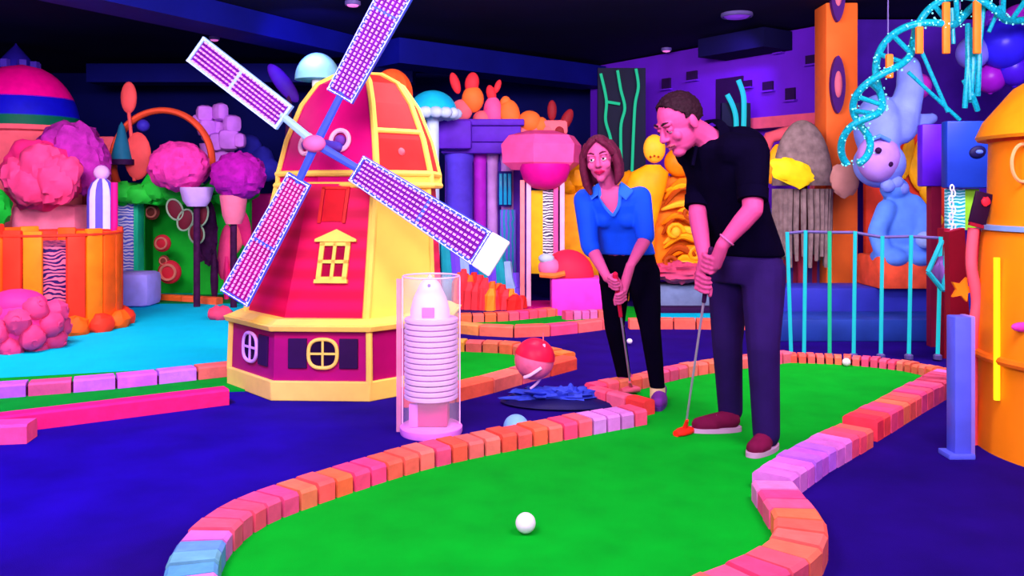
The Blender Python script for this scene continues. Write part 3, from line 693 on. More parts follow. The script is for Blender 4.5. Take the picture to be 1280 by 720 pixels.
# hoop
mb = MB().tube([hc+V((rx_*math.cos(a), 0, rz_*math.sin(a))) for a in [PI*1.22-(PI*1.27)*i/40 for i in range(41)]], .062, 10, flat=.6)
solo('hoop_arch', mb, M_('orange_hoop', (238, 84, 50), rough=.5), 'big orange hoop arching over the green hut roof', 'arch')
kc = P(168, 226, 9.8)
t = thing('leaf_ornament', 'salmon leaf drop on a stalk with teal cone inside the orange hoop', 'ornament', kc)
link('stalk', MB().tube([kc, P(165, 180, 9.8), P(161, 140, 9.8)], .02, 8), M_('salmon_leaf', (225, 80, 80)), t)
for (a, b, w_, h_) in [(161, 122, 10, 20), (172, 195, 17, 30)]:
    link('leaf', MB().ball(P(a, b, 9.8), (w_*9.8/F, .05, h_*9.8/F), 20), M_('salmon_leaf', (225, 80, 80)), t)
link('bud', MB().ball(P(179, 157, 9.85), .07, 16), M_('indigo_bud', (50, 40, 170)), t)
link('cone', MB().lathe([(.13, 0), (.09, .16), (.03, .42), (0, .47)], P(152, 205, 9.75), 18), M_('sea_teal', (20, 100, 130)), t)
link('band', MB().lathe([(.14, 0), (.14, .06), (0, .06)], P(152, 206, 9.75), 18), DKP, t)
# periwinkle pouf
pp = G(170, 383); solo('cube_pouf', MB().box(V((pp.x, pp.y, .19)), (.42, .4, .36), ch=.06), M_('periwinkle', (160, 152, 244), rough=.5), 'periwinkle rounded cube seat beside the zebra pillar', 'pouf')
# trees of foam
def ftree(name, label, cx, cy, Y, r, m, pot, seed):
    b = V((X(cx, Y), Y, 0)); t = thing(name, label, 'tree sculpture', b, 'foam trees by the green hut')
    mb = MB(); fluff(mb, P(cx, cy, Y), r, 40, seed=seed, amp=.16, freq=5); link('crown', mb, m, t)
    px, py, ww, hh, pm = pot
    z1, z0 = Z(py-hh/2, Y), Z(py+hh/2, Y); q = ww/2*Y/F
    link('cup', MB().lathe([(q*.55, z0), (q*.8, z0+(z1-z0)*.3), (q, z1), (q*.8, z1), (0, z1-.02)], V((X(px, Y), Y, 0)), 24), pm, t)
    link('trunk', MB().tube([V((X(px, Y), Y, 0)), V((X(px, Y), Y, z0+.01))], [.035, .035], 12), TRK, t)
    return t
ftree('foam_tree', 'round fuchsia foam tree in a lilac cup inside the orange hoop', 224, 208, 9.3, (.31, .27, .26), FUCH, (246, 246, 42, 24, M_('lilac_cup', (205, 170, 240))), 3)
ftree('foam_tree', 'round magenta foam tree in a pale pink cup near the windmill', 298, 220, 9.25, (.28, .25, .25), MAGP, (292, 262, 34, 36, M_('pale_pink_block', (240, 120, 150))), 5)
t = ftree('cluster_tree', 'lilac tree of clustered knobs behind the magenta foam tree', 272, 165, 11.2, (.2, .18, .2), M_('lilac_foam', (212, 128, 236), rough=.7), (272, 195, 44, 30, M_('lilac_foam', (212, 128, 236), rough=.7)), 7)
for (a, b, s) in [(256, 142, 13), (275, 140, 14), (290, 155, 14), (258, 160, 14), (286, 175, 17), (270, 178, 15), (300, 176, 12), (248, 150, 9)]:
    c = P(a, b, 11.0); q = s*11.0/F; link('knob', MB().box(c, (q*1.6, q*1.2, q*1.6), rz(a*.1), ch=q*.5), M_('lilac_foam', (212, 128, 236)), t)
bs = V((X(318, 11.8), 11.8, 0)); t = thing('blue_bush', 'dim blue bush of balls in the dark beside windmill', 'bush', bs)
link('stem', MB().tube([bs, bs+V((0, 0, Z(210, 11.2)))], .08, 10), TRK, t)
for (a, b, s) in [(310, 185, 17), (325, 198, 16), (335, 212, 15), (300, 182, 12)]: link('ball', MB().ball(P(a, b, 11.8), s*11.8/F, 20, amp=.15, seed=a), M_('bush_blue', (50, 50, 190), rough=.8), t)
wb = V((X(352, 9.6), 9.6, 0)); t = thing('purple_wing', 'dark purple paddle rising behind the windmill', 'paddle', wb)
link('paddle', MB().ball(P(354, 104, 9.6), (.09, .04, .26), 20, rot=Matrix.Rotation(R(-38), 4, 'Y')), M_('deep_purple', (70, 20, 150)), t)
link('stand', MB().tube([wb, P(362, 118, 9.6)], .03, 8), TRK, t)
# pink petals in front of the magenta tree
pl = G(283, 376); t = thing('petal_plant', 'salmon and pink leaf blades standing beside the lattice trunk', 'plant', pl)
for (a, b, w_, h_, an, m_) in [(281, 315, 9, 36, 5, 'rose_foam'), (296, 298, 10, 22, 15, 'salmon_stucco'), (305, 285, 9, 26, -10, 'hot_pink_foam'), (291, 345, 7, 24, 10, 'hot_pink_foam')]:
    link('blade', MB().ball(P(a, b, pl.y+.02), (w_*9.6/F, .05, h_*9.6/F), 18, rot=Matrix.Rotation(R(an), 4, 'Y')), _m[m_], t)
link('stem', MB().tube([pl, pl+V((0, 0, .5))], .03, 8), _m['hot_pink_foam'], t)
solo('pink_block', MB().box(V((X(326, 10.9), 10.9, .6)), (.36, .3, 1.2), ch=.05), M_('magenta_block', (190, 10, 120)), 'magenta block half hidden behind the windmill\'s sail', 'block')
# mushrooms behind the windmill
def mush(label, cx, cy, Y, rx, h, m, m2, name='mushroom', rim=True, ridges=0):
    b = V((X(cx, Y), Y, 0)); t = thing(name, label, 'mushroom' if name == 'mushroom' else 'balloon', b); q = rx*Y/F; z0 = Z(cy, Y); hh = h*Y/F
    pr = [(q*math.cos(a), z0+hh*math.sin(a)) for a in [PI/2*i/10 for i in range(11)]]
    link('cap', MB().lathe(pr, b, 36), m, t)
    link('stem', MB().tube([b, b+V((0, 0, z0))], [q*.3, q*.25], 14), m2, t)
    if rim:
        for k in range(14):
            a = 2*PI*k/14; link('scallop', MB().ball(b+V((q*.93*math.cos(a), q*.93*math.sin(a), z0-.02)), (.075, .075, .06), 12), m2, t)
    return t
mush('pale teal mushroom peeping over the windmill hood', 397, 100, 9.0, 28, 34, M_('pale_teal', (140, 220, 225), rough=.5, var=.2, scale=6), M_('cream_stem', (220, 235, 225)), rim=False)
mush('turquoise mushroom with white scalloped rim beside purple temple', 541, 140, 9.2, 30, 27, M_('turquoise_cap', (20, 190, 225)), M_('ice_white', (190, 220, 245)))
ob = V((X(490, 8.2), 8.2, 0)); t = thing('pumpkin_ball', 'ribbed orange pumpkin ball on a post behind windmill hood', 'pumpkin', ob)
PUM = M_('pumpkin_orange', (226, 84, 34), rough=.5, var=.2, scale=8)
mb = MB(); n = 40; k_ = 8.2/F
vs = []; fs = []
for i in range(21):
    a = PI*i/20
    for j in range(n):
        b_ = 2*PI*j/n; q = 1-.07*abs(math.sin(b_*5)); vs.append(P(490, 118, 8.2)+V((math.sin(a)*math.cos(b_)*26*k_*q, math.sin(a)*math.sin(b_)*26*k_*q, -math.cos(a)*32*k_)))
for i in range(20):
    for j in range(n): fs.append((i*n+j, i*n+(j+1) % n, (i+1)*n+(j+1) % n, (i+1)*n+j))
link('pumpkin', MB().add(vs, fs), PUM, t); link('post', MB().tube([ob, P(490, 146, 8.2)], .05, 10), PUM, t)
# ---------------------------------------------------------------- centre: purple temple with its planter
TY = 9.7
tb = V((X(595, TY), TY+.3, 0)); t = thing('purple_temple', 'purple temple front with columns and a teal slit window', 'temple', tb)
VI = M_('violet_paint', (90, 36, 190), rough=.55); VI2 = M_('indigo_paint', (84, 62, 214), rough=.55); MG = M_('orchid_paint', (190, 40, 215), rough=.5); LL = M_('pale_lilac', (205, 150, 225), rough=.5)
def slab(nm, a, b, c, d, m, Y, dep, ch=.01): return link(nm, MB().box(V((X((a+c)/2, Y), Y+dep/2, (Z(b, Y)+Z(d, Y))/2)), ((c-a)*Y/F, dep, (d-b)*Y/F), ch=ch), m, t)
slab('wall', 556, 190, 660, 402, VI, TY+.25, .5)
mb = MB()
for (a, zz0, zz1) in ((0, 150, 158), (8, 158, 178), (14, 178, 192)):
    mb.box(V((X(600, TY), TY+.2, (Z(zz0, TY)+Z(zz1, TY))/2)), ((110-a)*TY/F, .7-a*.012, (zz1-zz0)*TY/F), ch=.012)
mb.box(V((X(566, TY-.2), TY-.05, (Z(150, TY-.2)+Z(186, TY-.2))/2)), (46*TY/F, .36, 36*TY/F), ch=.03)
link('cornice', mb, VI, t)
for (a, c, m_, d_) in ((557, 590, VI2, 0), (591, 607, MG, .1), (608, 622, LL, .12), (626, 642, LL, .1)):
    q = (c-a)/2*TY/F; cc = V((X((a+c)/2, TY), TY+.1+d_, 0)); link('column', MB().lathe([(q*1.12, 0), (q*1.12, .08), (q, .12), (q, Z(204, TY)), (q*1.12, Z(198, TY)), (q*1.12, Z(190, TY)), (0, Z(190, TY))], cc, 24), m_, t)
slab('slit_window', 622, 214, 640, 258, M_('navy_slit', (30, 20, 130)), TY+.02, .06)
for q in range(3): slab('window_bar', 624+q*5.5, 217, 628+q*5.5, 256, M_('cyan_glass', (30, 170, 215), rough=.2), TY-.01, .04, .003)
slab('teal_fall', 625, 262, 645, 345, stripe_mat('teal_fall', (30, 150, 190), (110, 90, 220), 7, 'X', 3), TY+.0, .08)
# teal and violet waterfall steps below the long sail
wf = G(652, 372); t = thing('waterfall', 'teal and violet striped waterfall pouring beside the purple temple', 'waterfall', wf)
WF = [M_('teal_strip', (20, 165, 175)), M_('violet_strip', (110, 70, 225)), M_('ice_strip', (150, 190, 235)), M_('blue_strip', (50, 70, 220))]
for i in range(9):
    px = 556+i*11; y0 = 300+max(0, i-5)*14
    mb = MB().tube([P(px, y0, 9.25), P(px+2, y0+20, 9.2), P(px+5, 360, 9.17), V((X(px+6, 9.17), 9.17, 0))], [.055, .06, .065, .07], 8); link('strand', mb, WF[i % 4 if i < 5 else (i*2) % 3], t)
# planter of fruits and leaves on top
pz = P(612, 150, TY+.1); t = thing('fruit_planter', 'orange and pink fruits and leaves crowning the purple temple', 'planter', pz)
FR = {'o': M_('fruit_orange', (250, 120, 50)), 'r': M_('fruit_red', (226, 50, 60)), 'p': M_('fruit_pink', (240, 90, 150)), 'd': M_('fruit_dark_red', (140, 30, 40)), 's': M_('fruit_salmon', (240, 110, 120))}
for (n, c, a, b, w_, h_, an) in [('leaf', 'r', 569, 104, 6, 14, -18), ('leaf', 'r', 590, 104, 9, 14, 8), ('fruit', 'o', 591, 124, 14, 17, 0), ('leaf', 's', 577, 138, 14, 14, 20), ('leaf', 'p', 562, 146, 8, 9, 0),
    ('leaf', 'r', 614, 117, 6, 11, -15), ('leaf', 'r', 622, 108, 4, 9, 20), ('fruit', 'p', 616, 140, 12, 20, 0), ('fruit', 'o', 637, 142, 13, 18, -8), ('leaf', 'o', 632, 128, 7, 8, 0), ('fruit', 'o', 662, 152, 15, 14, 0), ('fruit', 'o', 676, 158, 10, 12, 0),
    ('leaf', 's', 603, 148, 12, 10, 0), ('leaf', 'd', 690, 138, 6, 13, 0), ('leaf', 'd', 708, 150, 7, 15, 25), ('leaf', 'd', 699, 164, 10, 10, 0), ('leaf', 's', 684, 163, 10, 8, 0)]:
    k_ = (TY)/F; link(n, MB().ball(P(a, b, TY+.05), (w_*k_, w_*k_*.7, h_*k_), 20, rot=Matrix.Rotation(R(an), 4, 'Y')), FR[c], t)
link('trough', MB().box(P(635, 160, TY+.15), (150*TY/F, .3, 18*TY/F), ch=.03), M_('fruit_salmon', (240, 110, 120)), t)
# pink pod kiosk
KY = 9.0
kb = V((X(678, KY), KY+.2, 0)); t = thing('pink_kiosk', 'pink faceted kiosk with magenta bowl beneath and striped posts', 'kiosk', kb)
PKK = M_('bubblegum', (240, 80, 150), rough=.5); PKM = M_('kiosk_magenta', (214, 10, 140), rough=.5)
def hexl(prof, c, m, nm, n=6, ph=.3):
    mb = MB()
    for i, (r, z) in enumerate(prof): mb.v += [c+V((r*math.cos(ph+2*PI*j/n), r*.8*math.sin(ph+2*PI*j/n), z)) for j in range(n)]
    for i in range(len(prof)-1):
        for j in range(n): mb.f.append((i*n+j, i*n+(j+1) % n, (i+1)*n+(j+1) % n, (i+1)*n+j)); mb.c.append(None)
    mb.f += [tuple(range(n-1, -1, -1)), tuple((len(prof)-1)*n+j for j in range(n))]; mb.c += [None]*2
    return link(nm, mb, m, t, angle=25)
q = KY/F
hexl([(40*q, Z(212, KY)), (52*q, Z(203, KY)), (54*q, Z(180, KY)), (44*q, Z(168, KY)), (20*q, Z(162, KY))], kb, PKK, 'canopy')
link('bowl', MB().lathe([(0, Z(238, KY)), (16*q, Z(235, KY)), (27*q, Z(226, KY)), (32*q, Z(212, KY)), (32*q, Z(205, KY))], kb+V((.03, -.12, 0)), 28, cap=False), PKM, t)
PKL = M_('peach_post', (244, 140, 140)); WHL = M_('white_post', (228, 178, 208))
for px, m_ in ((653, PKL), (661, WHL), (695, PKK), (703, WHL)):
    link('post', MB().box(V((X(px, KY), KY+.05, Z(225, KY)/2)), (6*q, .05, Z(225, KY)), ch=.008), m_, t)
link('yellow_panel', MB().box(V((X(671, KY), KY+.1, (Z(236, KY)+Z(345, KY))/2)), (16*q, .03, 105*q)), M_('mustard', (215, 180, 20)), t, smooth=False)
link('zebra_panel', MB().box(V((X(686, KY), KY+.1, (Z(236, KY)+Z(345, KY))/2)), (14*q, .03, 105*q)), stripe_mat('zebra_grey', (50, 60, 80), (235, 225, 240), 11, 'Z', 6), t, smooth=False)
link('floor_disc', MB().lathe([(.3, 0), (.3, .05), (0, .05)], kb, 24), PKM, t)
# pink bench and red turtle-like dome
bx = V((X(722, 8.35), 8.55, 0)); solo('pink_bench', MB().box(V((X(720, 8.75), 8.77, .19)), (.5, .36, .37), ch=.02), M_('orchid_bench', (225, 60, 200), rough=.5), 'bright pink block bench between waterfall and woman', 'bench')
tb = V((X(708, 8.7), 8.78, .377)); t = thing('red_dome_creature', 'red domed shell figure with pale head on pink bench', 'figure', tb)
link('shell', MB().ball(tb+V((.02, 0, 0)), (.26, .18, .27), 28, zlo=0), M_('shell_red', (232, 36, 70)), t)
link('head', MB().ball(tb+V((-.17, -.1, .1)), (.11, .09, .1), 20), M_('shell_pink', (236, 110, 160)), t)
link('crest', MB().ball(tb+V((-.2, -.13, .19)), (.08, .05, .05), 16), M_('pale_grey_blue', (170, 190, 215)), t)
link('collar', MB().tube([tb+V((-.26, -.14, .03)), tb+V((-.12, -.2, .025)), tb+V((-.02, -.2, .05))], .028, 8), M_('fruit_orange', (250, 120, 50)), t)
# flame coloured rockery
rk = V((X(618, 8.3), 8.5, 0)); t = thing('rockery', 'flame coloured faceted rockery behind the clear cylinder', 'rockery', rk)
link('base', MB().box(V((X(612, 8.75), 8.75, .03)), (.7, .36, .06), ch=.01), M_('dark_plinth', (40, 14, 90)), t)
RK = [M_('rock_orange', (250, 110, 30)), M_('rock_red', (230, 44, 40)), M_('rock_amber', (252, 150, 40)), M_('rock_scarlet', (240, 60, 70))]
r3 = random.Random(3)
for i in range(26):
    px = 574+i*3.0+r3.uniform(-3, 3); hh = (.40-.0095*i)*r3.uniform(.75, 1.05); wd = r3.uniform(.1, .16); y = 8.64+r3.uniform(0, .2)
    mb = MB(); b0 = V((X(px, y), y, .055)); n = 6; an = r3.random()*3
    mb.v = [b0+V((wd*.55*math.cos(an+j*PI/3), wd*.55*math.sin(an+j*PI/3), 0)) for j in range(n)]+[b0+V((wd*.5*math.cos(an+.2+j*PI/3), wd*.5*math.sin(an+.2+j*PI/3), hh*.7)) for j in range(n)]+[b0+V((wd*.22*math.cos(an+j*PI/3)+.02, wd*.22*math.sin(an+j*PI/3), hh)) for j in range(n)]
    mb.f = [(a*n+j, a*n+(j+1) % n, (a+1)*n+(j+1) % n, (a+1)*n+j) for a in (0, 1) for j in range(n)]+[tuple(range(2*n, 3*n)), tuple(range(n-1, -1, -1))]; mb.c = [None]*len(mb.f)
    link('rock', mb, RK[r3.randrange(4)], t, smooth=False)
# ---------------------------------------------------------------- gold carving behind the golfers
GY = 9.0; gk = GY/F
gb = V((X(830, GY), GY+.2, 0)); t = thing('gold_carving', 'golden carved figures in deep relief on blue grey pedestal behind the golfers', 'carving', gb)
GOLD = M_('gold_paint', (252, 164, 14), rough=.45, var=.2, scale=6); GOLD2 = M_('amber_paint', (240, 128, 10), rough=.45, var=.2, scale=8); GOLDD = M_('bronze_recess', (170, 70, 10), rough=.6)
out = [(786, 350), (784, 240), (800, 220), (812, 208), (826, 206), (838, 222), (850, 216), (880, 222), (905, 240), (915, 330), (890, 345), (850, 348), (815, 350)]
link('slab', MB().prism([P(a, b, GY+.1) for a, b in out], (0, .3, 0)), GOLD2, t, angle=30, bevel=.02)
link('oval_head', MB().ball(P(818, 186, GY), (14*gk, 10*gk, 18*gk), 24), M_('pale_gold', (255, 185, 40), rough=.45), t)
link('round_head', MB().ball(P(850, 203, GY+.05), (20*gk, 14*gk, 19*gk), 24), GOLD2, t)
mb = MB().loft([(P(816, 206, GY), V((9*gk, 0, 0)), V((0, .06, 0))), (P(812, 216, GY), V((24*gk, 0, 0)), V((0, .1, 0))), (P(806, 236, GY), V((26*gk, 0, 0)), V((0, .12, 0))), (P(802, 280, GY), V((18*gk, 0, 0)), V((0, .1, 0))), (P(800, 345, GY), V((16*gk, 0, 0)), V((0, .1, 0)))])
link('robed_body', mb, GOLD, t)
for i in range(3): link('face_mark', MB().ball(P(813+i*5, 195+abs(i-1), GY-.08), .012, 8), GOLDD, t)
r4 = random.Random(11)
for i in range(13):
    y = 228+i*9; a0 = 826+r4.uniform(0, 8); a1 = 892+r4.uniform(-10, 6); am = r4.uniform(-10, 10)
    pts = crom([P(a0, y+12+r4.uniform(-5, 5), GY+.05), P((a0+a1)/2-10, y+am-4, GY-.02), P((a0+a1)/2+12, y+am*.3, GY-.03), P(a1, y-8, GY+.05)], 6)
    link('scroll', MB().tube(pts, [.012+.028*math.sin(PI*k/(len(pts)-1)) for k in range(len(pts))], 8), [GOLD, GOLD2, GOLDD, M_('pale_gold', (255, 185, 40))][i % 4], t)
for (a, b, r) in [(842, 290, 12), (868, 318, 11), (836, 328, 9), (860, 268, 9), (880, 300, 8)]:
    c = P(a, b, GY); q = r*gk; link('boss', MB().tube([c+V((q*(1-.07*i)*math.cos(i*.6), -.06, q*(1-.07*i)*math.sin(i*.6))) for i in range(14)], .022, 8), GOLD if r > 9 else GOLDD, t)
link('cup', MB().ball(P(845, 290, GY-.06), (.05, .04, .055), 16), M_('pale_gold', (255, 185, 40)), t)
mb = MB().ball(P(852, 340, GY-.05), (36*gk, .16, 13*gk), 30, amp=.35, freq=5, seed=2); link('rose_rock', mb, M_('rose_rock', (205, 70, 110), rough=.7, var=.3), t)
mb = MB().box(V((X(845, GY), GY+.15, Z(364, GY)*.5)), (84*gk, .4, Z(348, GY)), ch=.03); link('pedestal', mb, M_('blue_grey', (110, 130, 165), rough=.7, var=.2), t)
link('pedestal_foot', MB().box(V((X(848, GY), GY+.05, .035)), (96*gk, .5, .06), ch=.01), DKP, t)
# yellow shrub panel and small golden bush beside the woman
yb = V((X(745, 9.8), 9.85, 0)); t = thing('gold_bush', 'golden bush on a mustard column at the woman\'s shoulder', 'bush', yb)
for (a, b, r) in [(722, 222, 16), (735, 232, 14), (710, 230, 13), (786, 226, 12), (778, 236, 10)]: link('leaf_ball', MB().ball(P(a, b, 9.8), r*9.8/F, 20, amp=.25, seed=a), GOLD, t)
link('column', MB().box(V((X(745, 9.8), 9.85, Z(236, 9.8)*.5)), (84*9.8/F, .12, Z(236, 9.8)), ch=.02), M_('marigold', (240, 160, 20), rough=.5, var=.2), t)
# ---------------------------------------------------------------- neon seaweed
GN = glow('green_neon', (30, 190, 140), .8); TN = glow('teal_neon', (30, 195, 208), .8)
def weed(label, Y, lines, box, m, r=.022):
    a, b, c, d = box; t = thing('neon_seaweed', label, 'neon light', group='neon seaweed on the stage', loc=V((X((a+c)/2, Y), Y, 0)))
    link('backing', MB().box(V((X((a+c)/2, Y), Y+.1, Z(b, Y)/2)), ((c-a)*Y/F, .08, Z(b, Y))), M_('seaweed_board', (3, 12, 44)), t, smooth=False)
    for L in lines: link('neon_tube', MB().tube(crom([P(p, q, Y) for p, q in L], 6), r, 8), m, t)
    return t
w1 = weed('green neon seaweed strands on a dark board above the woman', 10.8, [[(751, 92), (758, 125), (757, 150), (763, 172), (768, 200), (768, 230)], [(772, 88), (776, 112), (781, 135), (776, 160), (777, 215)], [(795, 86), (798, 108), (794, 130), (792, 165), (790, 215)], [(757, 127), (775, 130)]], (748, 84, 808, 230), GN, .018)
w2 = weed('teal neon seaweed pair behind the man\'s shoulder', 10.2, [[(909, 118), (916, 132), (920, 148), (920, 175)], [(923, 100), (929, 118), (930, 140), (929, 175)]], (904, 128, 940, 175), TN, .03)
# jellyfish dome
JY = 8.55; jb = V((X(1003, JY), JY, 0)); jk = JY/F
t = thing('jellyfish_dome', 'grey brown jellyfish dome with yellow splash and hanging fringe', 'jellyfish', jb)
GR = M_('taupe_felt', (128, 112, 108), rough=.85, var=.35, scale=14, bump=.4, bscale=30)
link('bell', MB().lathe([(38*jk*math.cos(a), Z(232, JY)+82*jk*math.sin(a)) for a in [PI/2*i/10 for i in range(11)]], jb, 32, sy=.55), GR, t)
mb = MB()
for k in range(26):
    a = 2*PI*k/26; q = 34*jk; x = jb+V((q*math.cos(a), q*.5*math.sin(a), 0)); mb.tube([x+V((0, 0, Z(236, JY))), x+V((.01*math.sin(k), 0, Z(280, JY))), x+V((0, 0, Z(326-8*math.sin(k*2.1), JY)))], [.03, .028, .018], 6)
link('fringe', mb, GR, t)
mb = MB().ball(P(990, 215, JY-.28), (27*jk, .04, 15*jk), 22, rot=Matrix.Rotation(R(25), 4, 'Y'), amp=.35, freq=3, seed=5); link('splash', mb, M_('yellow_splash', (250, 215, 20), rough=.5), t)
link('gold_side', MB().ball(P(968, 205, JY+.05), (10*jk, .06, 26*jk), 18, rot=Matrix.Rotation(R(12), 4, 'Y')), GOLD, t)
link('pole', MB().tube([jb, jb+V((0, 0, Z(232, JY)))], .05, 10), M_('red_brown', (120, 30, 50)), t)
# red low wall and small pink arch behind the fence
solo('red_screen', MB().box(V((X(994, 8.9), 8.95, .55)), (.5, .1, 1.0), ch=.01), stripe_mat('red_blue_boards', (150, 40, 70), (70, 60, 150), 3.2, 'X', .4), 'red and blue boarded screen behind the neon rod fence', 'screen')
solo('arch_block', MB().tube([V((X(952, 9.6), 9.6, 0)), P(952, 195, 9.6), P(962, 172, 9.6), P(985, 165, 9.6), P(1010, 172, 9.6), P(1020, 195, 9.6), V((X(1020, 9.6), 9.6, 0))], .07, 10), SALM, 'small salmon arch behind the man\'s back', 'arch')
solo('rod_ledge', MB().box(V((X(1085, 8.0), 7.92, .19)), (1.9, .45, .38), ch=.015), M_('blue_ledge_paint', (40, 50, 165), rough=.5, var=.2, scale=4), 'low blue ledge behind the neon rod fence', 'ledge')
solo('front_step', MB().box(V((X(1085, 7.3), 7.42, .09)), (1.62, .5, .18), ch=.012), M_('teal_blue_step', (30, 62, 150), rough=.5, var=.3, scale=4), 'dark blue step at the foot of the low blue ledge', 'step')
# ---------------------------------------------------------------- orange column with eye ornaments
CY_ = 8.7; ck = CY_/F
cb = V((X(1054, CY_), CY_+.2, 0)); t = thing('orange_pillar', 'tall square orange pillar with dark almond eye ornaments', 'pillar', cb)
link('shaft', MB().box(V((cb.x, CY_+.2, 1.55)), (40*ck, .34, 3.1), ch=.012), M_('pillar_orange', (240, 110, 40), rough=.55, var=.12, scale=3), t)
for py in (-8, 106, 170+50):
    if py > 200: continue
    c = P(1046, py, CY_); mb = MB().prism([c+V((9*ck*math.sin(2*PI*i/24)*abs(math.sin(2*PI*i/24))**.3, .0, 36*ck*math.cos(2*PI*i/24))) for i in range(24)], (0, .06, 0))
    for v in mb.v: v.y -= .045
    e = link('eye_ornament', mb, M_('eye_plum', (70, 20, 110)), t, smooth=False)
    link('iris', MB().ball(c+V((0, -.04, 0)), (5*ck, .03, 17*ck), 18), M_('eye_salmon', (215, 110, 130)), e)
# fence of neon rods
fb = G(1085, 440); t = thing('neon_fence', 'fence of upright turquoise neon rods along the far green', 'fence', fb)
RODS = [(984, 290, 437, 989), (1007, 288, 440, 1005), (1037, 289, 437, 1037), (1069, 289, 440, 1067), (1103, 295, 441, 1101), (1139, 294, 443, 1136), (1176, 296, 444, 1172)]
MT = M_('grey_rail', (90, 80, 140), rough=.4)
tops = []
for i, (a, b, d, a2) in enumerate(RODS):
    yy = 6.42-.01*i; p0 = P(a2, d+6, yy); p0.z = .02; p1 = P(a, b, yy); tops.append(p1)
    link('rod', MB().tube([p0, p1], .014, 10), TN if i != 2 else GN, t); link('rod_foot', MB().lathe([(.03, .012), (.03, .04), (.018, .05), (0, .05)], V((p0.x, p0.y, 0)), 12), MT, t)
link('rail', MB().tube([q+V((0, .02, -.01)) for q in tops], .011, 8), MT, t)
# ---------------------------------------------------------------- glitter arch (double strand with orange rungs)
AY = 7.15; ak = AY/F
t = thing('glitter_arch', 'turquoise glittering double strand arch with orange rungs over blue creature', 'arch', P(1075, 205, AY))
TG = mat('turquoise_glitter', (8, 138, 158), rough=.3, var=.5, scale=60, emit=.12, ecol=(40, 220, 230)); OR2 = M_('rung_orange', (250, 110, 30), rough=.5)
cen = [(1066, 205), (1073, 165), (1083, 135), (1100, 95), (1130, 52), (1170, 22), (1215, 8), (1262, 8), (1310, 30), (1350, 70)]
cc = crom([P(a, b, AY) for a, b in cen], 12)
s1, s2 = [], []
for i, p in enumerate(cc):
    d = (cc[min(i+1, len(cc)-1)]-cc[max(i-1, 0)]).normalized(); nn = V((-d.z, 0, d.x)); ph = i*.17
    s1.append(p+nn*.11*math.sin(ph)+V((0, .11*math.cos(ph), 0))); s2.append(p-nn*.11*math.sin(ph)-V((0, .11*math.cos(ph), 0)))
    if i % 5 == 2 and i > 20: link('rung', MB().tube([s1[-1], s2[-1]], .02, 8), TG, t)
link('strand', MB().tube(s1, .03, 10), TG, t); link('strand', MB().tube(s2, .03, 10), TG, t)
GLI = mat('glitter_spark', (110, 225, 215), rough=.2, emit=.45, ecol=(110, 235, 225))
mb = MB()
for k in range(320):
    i = r4.randrange(len(s1)); q = (s1 if k % 2 else s2)[i]; mb.ball(q+V((r4.uniform(-.04, .04), -.03, r4.uniform(-.04, .04))), r4.uniform(.004, .009), 6)
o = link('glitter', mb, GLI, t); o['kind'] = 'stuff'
for (a, b, c) in [(1105, 70, 100), (1142, 36, 70), (1175, 6, 70), (1213, 0, 70)]:
    link('orange_bar', MB().box(V((X(a, AY), AY-.1, (Z(b, AY)+Z(c, AY))/2)), (9*ak, .04, (c-b)*ak), ch=.012), OR2, t)
for (a, b, c, d) in [(1190, 10, 1192, 55), (1230, 5, 1225, 60), (1150, 60, 1185, 140), (1250, 8, 1236, 40), (1210, 60, 1213, 125), (1135, 90, 1200, 150)]:
    link('dangling_tube', MB().tube([P(a, b, AY), P(c, d, AY)], .016, 8), TG, t)
for px, py in ((1110, 84), (1200, 12)): link('hanger', MB().tube([P(px, py, AY), V((X(px, AY), AY, 3.11))], .006, 6), MT, t)
# teal tassel hanging from the arch
t = thing('teal_tassel', 'glittering teal tassel hanging near blue eye box', 'tassel', P(1213, 60, 7.2))
for i, (a, b, c, d) in enumerate([(1210, 30, 1206, 135), (1216, 35, 1213, 128), (1222, 30, 1222, 120), (1205, 100, 1222, 138)]): link('strip', MB().tube([P(a, b, 7.2), P((a+c)/2+2, (b+d)/2, 7.15), P(c, d, 7.2)], .022, 8), TG, t)
# ---------------------------------------------------------------- blue creature
BY = 7.9; bk = BY/F
bb = V((X(1125, BY), BY, .38)); t = thing('blue_creature', 'pale blue trunked creature statue seated behind the neon fence', 'statue', bb)
BL = M_('pale_blue_fur', (120, 146, 236), rough=.7, var=.15, scale=8, bump=.2, bscale=40); BL2 = M_('sky_blue_fur', (84, 142, 235), rough=.7, var=.2, scale=9); LILF = M_('lilac_face', (168, 130, 215), rough=.6)
mb = MB().ball(P(1098, 160, BY), (29*bk, .24, 42*bk), 30).ball(P(1099, 205, BY), (31*bk, .24, 30*bk), 30)
mb.chain([P(1125, 160, BY-.05), P(1138, 110, BY-.05), P(1136, 84, BY-.05)], [.15, .12, .1]); mb.cone(P(1128, 160, BY), .12, P(1165, 148, BY), .05)
o = link('head', mb, BL, t); remesh(o, .018, 4)
link('face', MB().ball(P(1098, 198, BY-.12), (26*bk, .16, 30*bk), 26), LILF, t)
link('eye', MB().ball(P(1098, 188, BY-.29), .028, 12), DKP, t); link('brow', MB().tube([P(1090, 174, BY-.26), P(1100, 170, BY-.27), P(1112, 176, BY-.24)], .02, 8), BL2, t)
link('nostril', MB().ball(P(1112, 205, BY-.25), .03, 12), DKP, t)
mb = MB().ball(P(1124, 285, BY), (30*bk, .22, 46*bk), 30).ball(P(1118, 236, BY-.05), (17*bk, .14, 15*bk), 24)
